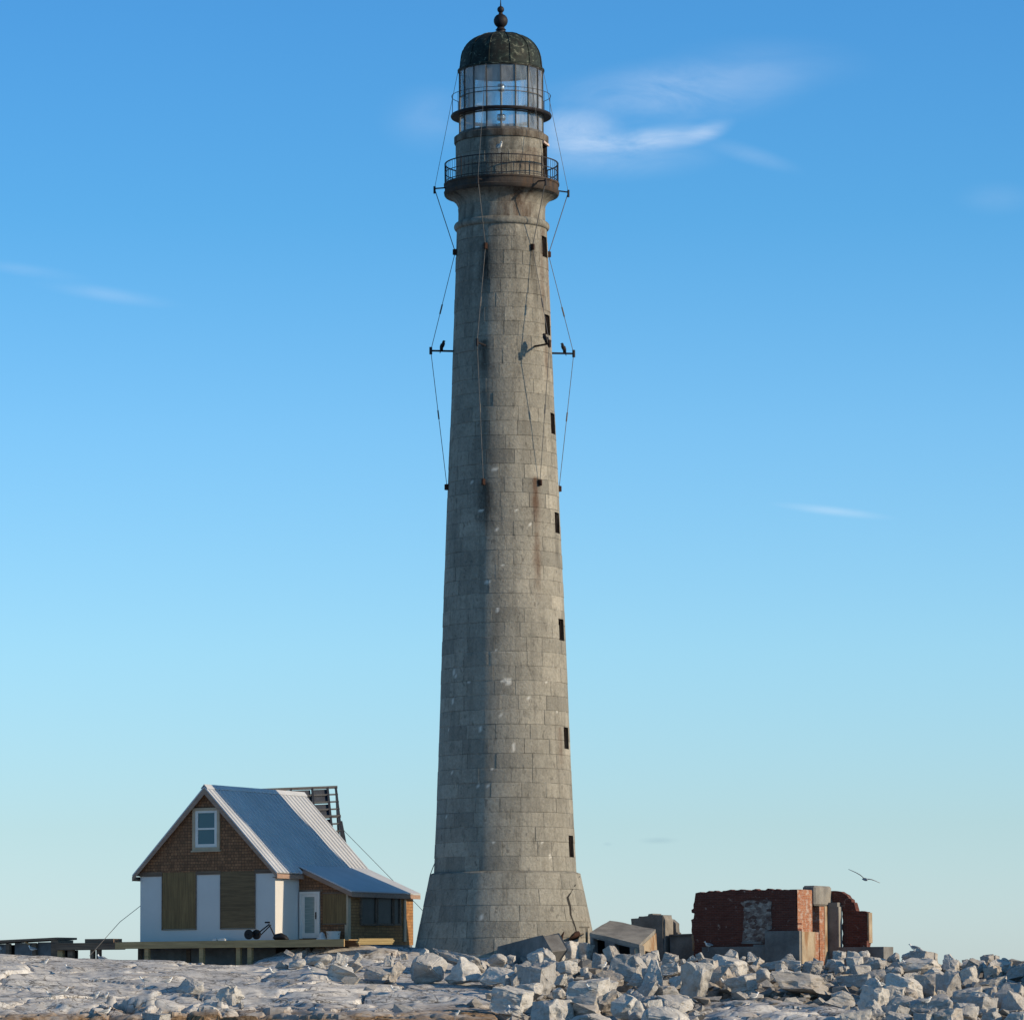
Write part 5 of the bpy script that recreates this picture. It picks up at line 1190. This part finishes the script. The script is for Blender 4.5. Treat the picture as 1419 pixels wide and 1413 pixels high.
HERO = [
 # x, ytop, w, h, kind, yaw, (tilt), label
 (590, 1312, 54, 40, 'round', -30, None, 'big rounded boulder, shaded left and sunlit right, left of the lighthouse foot'),
 (636, 1309, 74, 26, 'slab', -20, (-12, 14), 'long flat slab sloping down to the right in front of the lighthouse foot'),
 (641, 1319, 54, 36, 'wedge', -35, None, 'pointed boulder with a blue shaded front below the sloping slab'),
 (688, 1334, 52, 24, 'round', -10, None, 'low rounded pale boulder in front of the lighthouse at its centre'),
 (549, 1326, 24, 28, 'wedge', -20, None, 'small pointed whitish boulder right of the porch'),
 (690, 1317, 26, 18, 'round', 0, None, 'small dark rounded stone touching the lighthouse foot left of the fallen slab'),
 (743, 1322, 56, 48, 'block', -42, None, 'big blue grey boulder below the fallen slab'),
 (785, 1325, 34, 22, 'block', -50, None, 'pale topped boulder right of the big blue grey one below the fallen slab'),
 (710, 1357, 62, 40, 'block', -20, None, 'broad blue grey broken boulder below the rounded pale boulder at the centre'),
 (779, 1345, 24, 18, 'block', -55, None, 'small cube shaped sunlit boulder between two blue grey ones'),
 (815, 1347, 62, 40, 'block', -10, None, 'wide blue shaded boulder below the toppled concrete box'),
 (764, 1376, 64, 42, 'block', -48, (0, -6), 'big square pale boulder with a dark wedge of shade at its left'),
 (824, 1380, 54, 38, 'wedge', -45, None, 'cream sunlit boulder at the bottom right of the big square pale one'),
 (818, 1397, 66, 30, 'round', 0, None, 'dark smooth rounded boulder at the bottom edge in front of the cream one'),
 (867, 1370, 42, 36, 'round', -35, None, 'dark rounded boulder with one pale sunlit patch'),
 (884, 1396, 28, 22, 'round', -10, None, 'small tan rounded stone at the bottom edge between two big dark ones'),
 (922, 1386, 68, 38, 'round', -15, (8, 10), 'large smooth olive grey boulder sloping right at the bottom edge'),
 (936, 1373, 54, 26, 'block', -38, None, 'squared grey boulder with a sunlit right end above the olive grey one'),
 (915, 1357, 60, 26, 'slab', -40, None, 'long cream sunlit boulder below the big tilted cube'),
 (868, 1313, 62, 42, 'block', -25, None, 'blue grey boulder with a white capped peak in front of the toppled concrete box'),
 (907, 1322, 30, 42, 'wedge', -20, None, 'tall pointed blue grey boulder in front of the lit end of the concrete box'),
 (963, 1317, 46, 54, 'block', -40, (8, 26), 'big tilted cube of rock with blue front and sunlit right face'),
 (986, 1320, 26, 40, 'block', -25, None, 'grey boulder behind the right edge of the big tilted cube'),
 (931, 1331, 34, 18, 'block', -10, None, 'low dark boulder left of the big tilted cube'),
 (932, 1321, 22, 13, 'slab', -45, None, 'small flat white sunlit stone left of the big tilted cube'),
 (1000, 1331, 34, 32, 'round', -30, None, 'rounded boulder with bluish top right of the big tilted cube'),
 (1009, 1317, 54, 30, 'slab', -28, (0, 10), 'long pale lichened boulder in front of the brick ruin left end'),
 (1028, 1344, 46, 26, 'block', -45, None, 'pale broken sunlit boulder above the smooth ledge on the right'),
 (882, 1345, 26, 18, 'wedge', -10, None, 'small blue grey three sided stone under the tall pointed boulder'),
 (1072, 1327, 44, 15, 'slab', -25, None, 'long low cream stone in front of the ruin concrete footing'),
 (1088, 1338, 40, 16, 'round', 0, None, 'dark mossy low stone under the long low cream one'),
 (1112, 1339, 90, 32, 'slab', -12, (0, 4), 'huge long whitish slab in front of the brick ruin corner'),
 (1126, 1326, 30, 19, 'block', -48, None, 'tan boulder with dark shade above the huge whitish slab right end'),
 (1157, 1325, 28, 16, 'block', -25, None, 'grey block below the tall pier of the brick ruin'),
 (1185, 1319, 26, 25, 'block', -55, None, 'pinkish sunlit boulder below the broken rear wall of the ruin'),
 (1211, 1325, 44, 22, 'block', -30, None, 'grey boulder at the right end of the ruin footing'),
 (1185, 1344, 52, 22, 'block', -20, None, 'grey ridged boulder right of the huge whitish slab'),
 (1211, 1357, 46, 38, 'block', -32, None, 'big blue grey cube shaped boulder right of the smooth ledges'),
 (1253, 1340, 58, 40, 'block', -38, None, 'big blue grey boulder with a peaked sunlit right side'),
 (1254, 1373, 46, 30, 'round', -20, None, 'rounded grey boulder below the peaked blue grey one'),
 (1290, 1371, 70, 34, 'slab', -12, (0, -3), 'wide flat topped grey slab in the middle of the right hand rubble'),
 (1274, 1321, 64, 26, 'round', -15, None, 'broad rounded boulder on the skyline right of the ruin'),
 (1317, 1317, 28, 28, 'wedge', -20, (0, -16), 'dark pointed boulder leaning on the skyline'),
 (1350, 1326, 42, 18, 'slab', -25, None, 'flat topped grey boulder on the skyline right of the dark pointed one'),
 (1392, 1322, 22, 20, 'wedge', -30, None, 'pale pointed boulder standing on the skyline near the right edge'),
 (1411, 1329, 32, 24, 'block', -25, None, 'grey boulder on the skyline touching the right edge'),
 (1340, 1362, 44, 28, 'block', -20, None, 'blue grey boulder right of the wide flat topped slab'),
 (1361, 1372, 46, 30, 'block', -52, None, 'boulder with a big bright cream face near the right edge'),
 (1402, 1354, 50, 38, 'round', -20, None, 'big dark rounded boulder at the right edge'),
 (1375, 1349, 42, 22, 'slab', -15, (0, -18), 'light tilted slab above the big dark boulder at the right edge'),
 (1314, 1390, 46, 34, 'block', -50, None, 'bottom edge boulder with a white sunlit face and blue left side'),
 (1282, 1398, 38, 26, 'block', -45, None, 'bottom edge boulder left of the white faced one, striped with light'),
 (1212, 1392, 28, 26, 'wedge', -50, None, 'small yellow sunlit three sided stone at the bottom edge'),
 (1245, 1396, 40, 26, 'block', -35, None, 'grey boulder at the bottom edge right of the small yellow stone'),
 (1336, 1389, 32, 22, 'round', -30, None, 'reddish grey boulder at the bottom right below the cream faced one'),
 (1373, 1396, 30, 24, 'block', -40, None, 'tan and blue boulder at the bottom edge under the big dark one'),
 (1408, 1394, 34, 28, 'block', -35, None, 'small grey boulder in the bottom right corner'),
 (1168, 1369, 46, 22, 'wedge', -15, None, 'dark grey wedge of rock at the upper end of the right hand smooth ledge'),
 (1187, 1393, 46, 28, 'slab', -5, None, 'flat blue shaded boulder at the bottom edge right of the smooth ledge'),
 (1237, 1344, 26, 20, 'block', -30, None, 'small grey boulder left of the peaked blue grey one'),
 (1310, 1347, 40, 24, 'block', -30, None, 'mid sized grey boulder under the dark pointed skyline boulder'),
 (1294, 1343, 28, 18, 'block', -50, None, 'small tan boulder right of the peaked blue grey one'),
 (481, 1330, 52, 24, 'wedge', -20, None, 'grey triangular boulder on the ledge in front of the porch'),
 (526, 1336, 44, 18, 'block', -35, None, 'low brownish boulder on the ledge left of the pointed whitish one'),
 (443, 1319, 38, 16, 'round', -20, None, 'pale rounded boulder under the deck by its right hand posts'),
 (412, 1325, 24, 14, 'round', 0, None, 'small shaded stone under the deck left of the pale rounded one'),
 (318, 1357, 40, 30, 'slab', -15, (-10, -30), 'blue shaded shard of rock tilted steeply on the left hand ledge'),
 (323, 1366, 24, 20, 'block', -40, None, 'tan rounded boulder leaning against the steep shard'),
 (264, 1351, 40, 22, 'round', -25, None, 'pale rounded boulder with a dark split on the left hand ledge'),
 (216, 1398, 40, 20, 'block', -35, None, 'orange brown boulder at the bottom edge on the left'),
]
for (x, y0, w, h, k, yaw, tl, lab) in HERO: boulder(x, y0 + .18 * h, w, h * .82, k, lab, yaw=yaw, tilt=tl)

boulder(786, 1304, 36, 26, 'block', 'blue grey boulder right under the rusty tank by the lighthouse foot', yaw=-20, Y=-5.6)
boulder(809, 1304, 30, 24, 'block', 'grey boulder between the rusty tank and the toppled concrete box', yaw=-30, Y=-5.4)
boulder(770, 1312, 26, 20, 'round', 'rounded blue grey boulder at the right tip of the fallen slab', yaw=-30, Y=-6.5)
# the many smaller boulders that fill the rubble; within one patch nothing tells them apart
ZONES = [  # x0, x1, y0, y1, count, size range, label, group
 (700, 960, 1328, 1347, 30, (9, 24), 'small boulder in the rubble at the foot of the lighthouse and concrete box', 'small boulders below the lighthouse'),
 (690, 950, 1345, 1412, 46, (10, 30), 'small boulder in the rubble at the bottom centre', 'small boulders at the bottom centre'),
 (960, 1215, 1328, 1366, 40, (9, 26), 'small boulder in the rubble in front of the brick ruin', 'small boulders before the brick ruin'),
 (1195, 1419, 1330, 1350, 38, (10, 28), 'small boulder along the skyline right of the brick ruin', 'small boulders along the right skyline'),
 (1195, 1419, 1350, 1412, 60, (13, 34), 'small boulder in the rubble slope at the bottom right', 'small boulders at the bottom right'),
 (400, 600, 1322, 1346, 14, (8, 18), 'small boulder in front of the porch wing', 'small boulders before the porch'),
 (150, 345, 1388, 1412, 6, (9, 18), 'small boulder at the foot of the left hand ledge', 'small boulders at the left ledge foot'),
]
for (x0, x1, y0, y1, n, (s0, s1), lab, grp) in ZONES:
    k = 0
    while k < n:
        x = brng.uniform(x0, x1); yb = y0 + (y1 - y0) * (k + brng.random()) / n
        s_ = s0 + (s1 - s0) * brng.random() ** 1.8
        if 955 < x < 1190 and yb > 1370: continue
        w = s_ * brng.uniform(.9, 1.4); h = s_ * brng.uniform(.6, .95)
        boulder(x, yb - h, w, h, brng.choice(['block', 'block', 'block', 'wedge', 'slab', 'round']), lab, yaw=brng.uniform(-70, 20), tilt=(brng.uniform(-25, 25), brng.uniform(-30, 30)), group=grp, sink=.3)
        k += 1
# chips and cobbles between them
mb = MB(); crng = random.Random(4)
def chip(c, s):
    n = 6; pts = []
    bmc = bmesh.new()
    for _ in range(9): 
        p = Vector((crng.gauss(0, 1), crng.gauss(0, 1), crng.gauss(0, .8))).normalized(); bmc.verts.new(c + Vector((p.x * s * 1.2, p.y * s, p.z * s * .7)))
    bmesh.ops.convex_hull(bmc, input=bmc.verts); bmc.verts.index_update()
    mb.add([v.co.copy() for v in bmc.verts], [[v.index for v in f.verts] for f in bmc.faces]); bmc.free()
PXS = np.array([crng.uniform(380, 1430) for _ in range(4200)]); YS_ = np.array([crng.uniform(-37, -6) for _ in range(4200)])
XS_ = CAM.x + (PXS - CX) * (YS_ - CAM.y) / F; GZ = terrain_np(XS_, YS_); LZ = ledge_zone(XS_, YS_)
for _ in range(4200):
    px = PXS[_]; Yc_ = YS_[_]
    if px < 690 and crng.random() < .6: continue
    X = XS_[_]
    if LZ[_] > .5 and crng.random() < .96: continue
    s = .07 + .34 * crng.random() ** 2.2
    chip(Vector((X, Yc_, GZ[_] + s * .35)), s)
rub = mb.build('rubble', M['cobble'], None); struct(rub, 'stuff')

# ------------------------------------------------------------------ birds
def gull_mesh(pose):
    body = MB()
    lean = .0 if pose != 'upright' else .12
    rings = []
    prof = [(-.27, .30, .012, .012), (-.20, .33, .035, .03), (-.10, .335, .075, .075), (.02, .335, .092, .10), (.12, .36, .08, .09), (.18, .41, .052, .056), (.205, .46, .045, .047), (.225, .50, .05, .052), (.255, .51, .044, .044), (.285, .505, .022, .022)]
    for x, z, ry, rz_ in prof:
        t = max(-.6, min(.9, (z - .33) * 4)); rings.append(((x, 0, z + lean * (x + .1)), (0, ry, 0), (-rz_ * math.sin(t) * .7, 0, rz_ * math.cos(t * .7))))
    body.loft(rings, 14); return body
def make_gull(name='gull', white='gullwhite', grey='gullgrey'):
    r = bpy.data.objects.new(name, None); COL.objects.link(r); r.empty_display_size = .1
    gull_mesh('std').build('body', M[white], r, smooth=True)
    for s in (-1, 1):
        MB().loft([((.13, s * .075, .39), (.0, .008, 0), (0, 0, .03)), ((.04, s * .095, .385), (0, .014, 0), (0, 0, .065)), ((-.10, s * .085, .365), (0, .014, 0), (0, 0, .055)), ((-.24, s * .045, .335), (0, .01, 0), (0, 0, .028)), ((-.36, s * .015, .32), (0, .006, 0), (0, 0, .008))], 10).build('wing', M[grey], r, smooth=True)
        MB().tube([(.01, s * .035, .27), (.02, s * .035, .14), (.01, s * .035, 0)], .009, 6).tube([(.01, s * .035, .006), (.07, s * .035, .006)], .012, 6).build('leg', M['gullgrey'], r)
    MB().loft([((.28, 0, .503), (0, .014, 0), (0, 0, .014)), ((.32, 0, .50), (0, .009, 0), (0, 0, .010)), ((.345, 0, .488), (0, .003, 0), (0, 0, .004))], 8).build('beak', M['beak'], r)
    return r
bpy.context.view_layer.update()
dg = bpy.context.evaluated_depsgraph_get(); dg.update()
def hit(x, y):
    d = (cam_rot @ Vector(((x - CX) / F, -(y - CY) / F, -1))).normalized()
    ok, loc, nrm_, idx, ob_, mt = scene.ray_cast(dg, CAM, d)
    return loc if ok else None
GULLS = [
 (1.5, 1321, 'white gull at the very left edge on the ledge crest by the boardwalk'),
 (45, 1322, 'white gull on the ledge crest in front of the dark gap in the boardwalk'),
 (61, 1341, 'white gull on the upper left ledge below the boardwalk'),
 (96, 1349, 'white gull on the pale ledge below the gangway post'),
 (88.5, 1378, 'white gull above a lying gull on the lower left ledge'),
 (71, 1384, 'white gull sitting low on the lower left ledge'),
 (131, 1388, 'left one of two white gulls side by side on the lower left ledge'),
 (144, 1389, 'right one of two white gulls side by side on the lower left ledge'),
 (141, 1336, 'white gull on the ledge crest under the gangway opening'),
 (146, 1411, 'white gull at the bottom edge in front of dark rock on the left'),
 (232, 1368, 'white gull beside the pale rounded boulder with a dark split'),
 (201, 1367, 'white gull on the left ledge above the tan squared stone'),
 (378, 1354, 'white gull standing under the right hand deck posts on the ledge'),
 (433, 1352, 'white gull on the ledge below the garden door of the house'),
 (475, 1349, 'white gull beside the grey triangular boulder before the porch'),
 (547, 1378, 'white gull on the smooth ledge below the gap between porch and lighthouse'),
 (711, 1408, 'white gull at the bottom centre left of the big square pale boulder'),
 (630, 1414, 'white gull at the bottom edge below the lighthouse foot'),
 (820, 1378, 'white gull among the blue grey boulders above the cream sunlit one'),
 (835, 1346, 'white gull below the left opening of the toppled concrete box'),
 (1005, 1369, 'white gull at the top left of the right hand smooth ledge'),
 (1045, 1389, 'white gull in the middle of the right hand smooth ledge'),
 (982, 1317, 'gull standing in front of the brick ruin left end'),
 (1267, 1321, 'gull standing on the skyline boulder right of the ruin'),
 (1257, 1340, 'white gull sitting below the skyline boulder right of the ruin'),
 (1221, 1373, 'white gull on the big blue grey cube shaped boulder'),
 (1284, 1396, 'white gull in front of the wide flat topped grey slab'),
]
g0 = make_gull()
first = True
for i, (x, y, lab) in enumerate(GULLS):
    p = hit(x, y)
    if p is None:
        for dy in range(1, 14):
            p = hit(x, y + dy)
            if p is not None: break
    if p is None: continue
    o = g0 if first else copy_tree(g0); first = False
    o.location = p - Vector((0, 0, .015)); o.rotation_euler = (0, 0, R(brng.choice([-150, -130, -20, 5, 30, 170, 200, 190, 150])))
    s = .78 if 'low' not in lab and 'sitting' not in lab else .72
    o.scale = (s, s, s * (.8 if ('sitting' in lab or 'lying' in lab) else 1.0))
    tag(o, lab, 'gull', 'white gulls standing on the rocks')
# flying gull
fg = thing('flying_gull', 'grey gull gliding in the sky above the right end of the brick ruin', 'gull', at(1199.5, 1218, 22))
k_ = (F / 212) ; uu = 1 / k_
def fp(x, y, d=0): return Vector(((x - 1199.5) * uu, d, -(y - 1218) * uu))
MB().loft([(fp(1195.5, 1217, .30), (.02, 0, 0), (0, 0, .015)), (fp(1197, 1217.5, .15), (.06, 0, 0), (0, 0, .05)), (fp(1199, 1218, 0), (.085, 0, 0), (0, 0, .075)), (fp(1200, 1218.5, -.15), (.07, 0, 0), (0, 0, .065)), (fp(1200.5, 1219, -.27), (.045, 0, 0), (0, 0, .045)), (fp(1200.8, 1219.2, -.35), (.01, 0, 0), (0, 0, .01))], 12).build('body', M['gullgrey'], fg, smooth=True)
def wing(pts):
    rings = []
    for (x, y, ch, off_) in pts: rings.append((fp(x, y, off_), (0, ch, 0), (0, 0, .012 + ch * .08)))
    return MB().loft(rings, 10)
wing([(1197.5, 1216.5, .16, 0), (1192, 1211.8, .15, -.03), (1186, 1208.3, .11, .03), (1180, 1205.5, .06, .10), (1176.3, 1203.8, .015, .16)]).build('wing', M['gullgrey'], fg, smooth=True)
wing([(1200.5, 1217.5, .16, 0), (1207, 1218, .15, -.03), (1212, 1219.6, .10, .03), (1216.5, 1221.6, .05, .10), (1220, 1222.8, .015, .16)]).build('wing', M['gullgrey'], fg, smooth=True)
# dark birds perched on the booms
def make_perched():
    r = bpy.data.objects.new('perched_bird', None); COL.objects.link(r); r.empty_display_size = .1
    MB().loft([((-.13, 0, -.14), (.0, .03, 0), (.008, 0, 0)), ((-.085, 0, .04), (0, .05, 0), (.04, 0, 0)), ((-.02, 0, .16), (0, .10, 0), (.10, 0, .02)), ((.02, 0, .27), (0, .10, 0), (.10, 0, .02)), ((.035, 0, .335), (0, .066, 0), (.07, 0, .01)), ((.05, 0, .385), (0, .062, 0), (.066, 0, 0)), ((.06, 0, .43), (0, .05, 0), (.055, 0, 0)), ((.06, 0, .455), (0, .018, 0), (.02, 0, 0))], 14).build('body', M['darkfeather'], r, smooth=True)
    MB().loft([((.10, 0, .41), (0, .016, 0), (0, 0, .016)), ((.145, 0, .405), (0, .009, 0), (0, 0, .010)), ((.165, 0, .39), (0, .003, 0), (0, 0, .004))], 8).build('beak', M['black'], r)
    for s in (-1, 1):
        MB().loft([((-.0, s * .075, .30), (.06, 0, 0), (0, .015, 0)), ((-.03, s * .09, .18), (.075, 0, .01), (0, .015, 0)), ((-.09, s * .05, -.02), (.03, 0, 0), (0, .012, 0))], 10).build('wing', M['darkfeather'], r, smooth=True)
        MB().tube([(-.0, s * .035, .10), (.0, s * .035, 0)], .014, 6).build('leg', M['black'], r)
    return r
p0 = make_perched()
for i, (deg, px, lab) in enumerate(((-80, 613, 'dark bird perched on the boom at the left side of the lighthouse'), (100, 782, 'dark bird perched on the boom at the right side of the lighthouse'), (40, 757, 'dark bird perched at the end of the rusty boom on the lighthouse front'))):
    o = p0 if i == 0 else copy_tree(p0)
    t = R(deg); rr_ = {613: rw(84), 782: rw(86), 757: rw(92)}[px]
    o.location = (rr_ * math.sin(t), -rr_ * math.cos(t), Zboom + .035); o.rotation_euler = (0, 0, R({613: -20, 782: 200, 757: 150}[px])); o.scale = (.95, .95, .95) if px != 757 else (1.1, 1.1, 1.0)
    tag(o, lab, 'bird', 'dark birds perched on the booms')
# gull on the gallery rail
o = copy_tree(g0); t = R(-2); o.location = (rail_r * math.sin(t), -rail_r * math.cos(t), zr + .02); o.rotation_euler = (0, 0, R(-60)); o.scale = (.9, .9, .9); tag(o, 'white gull standing on the gallery railing at the front of the lighthouse', 'gull', 'white gulls standing on the rocks'); o['group'] = 'gulls on the lighthouse'
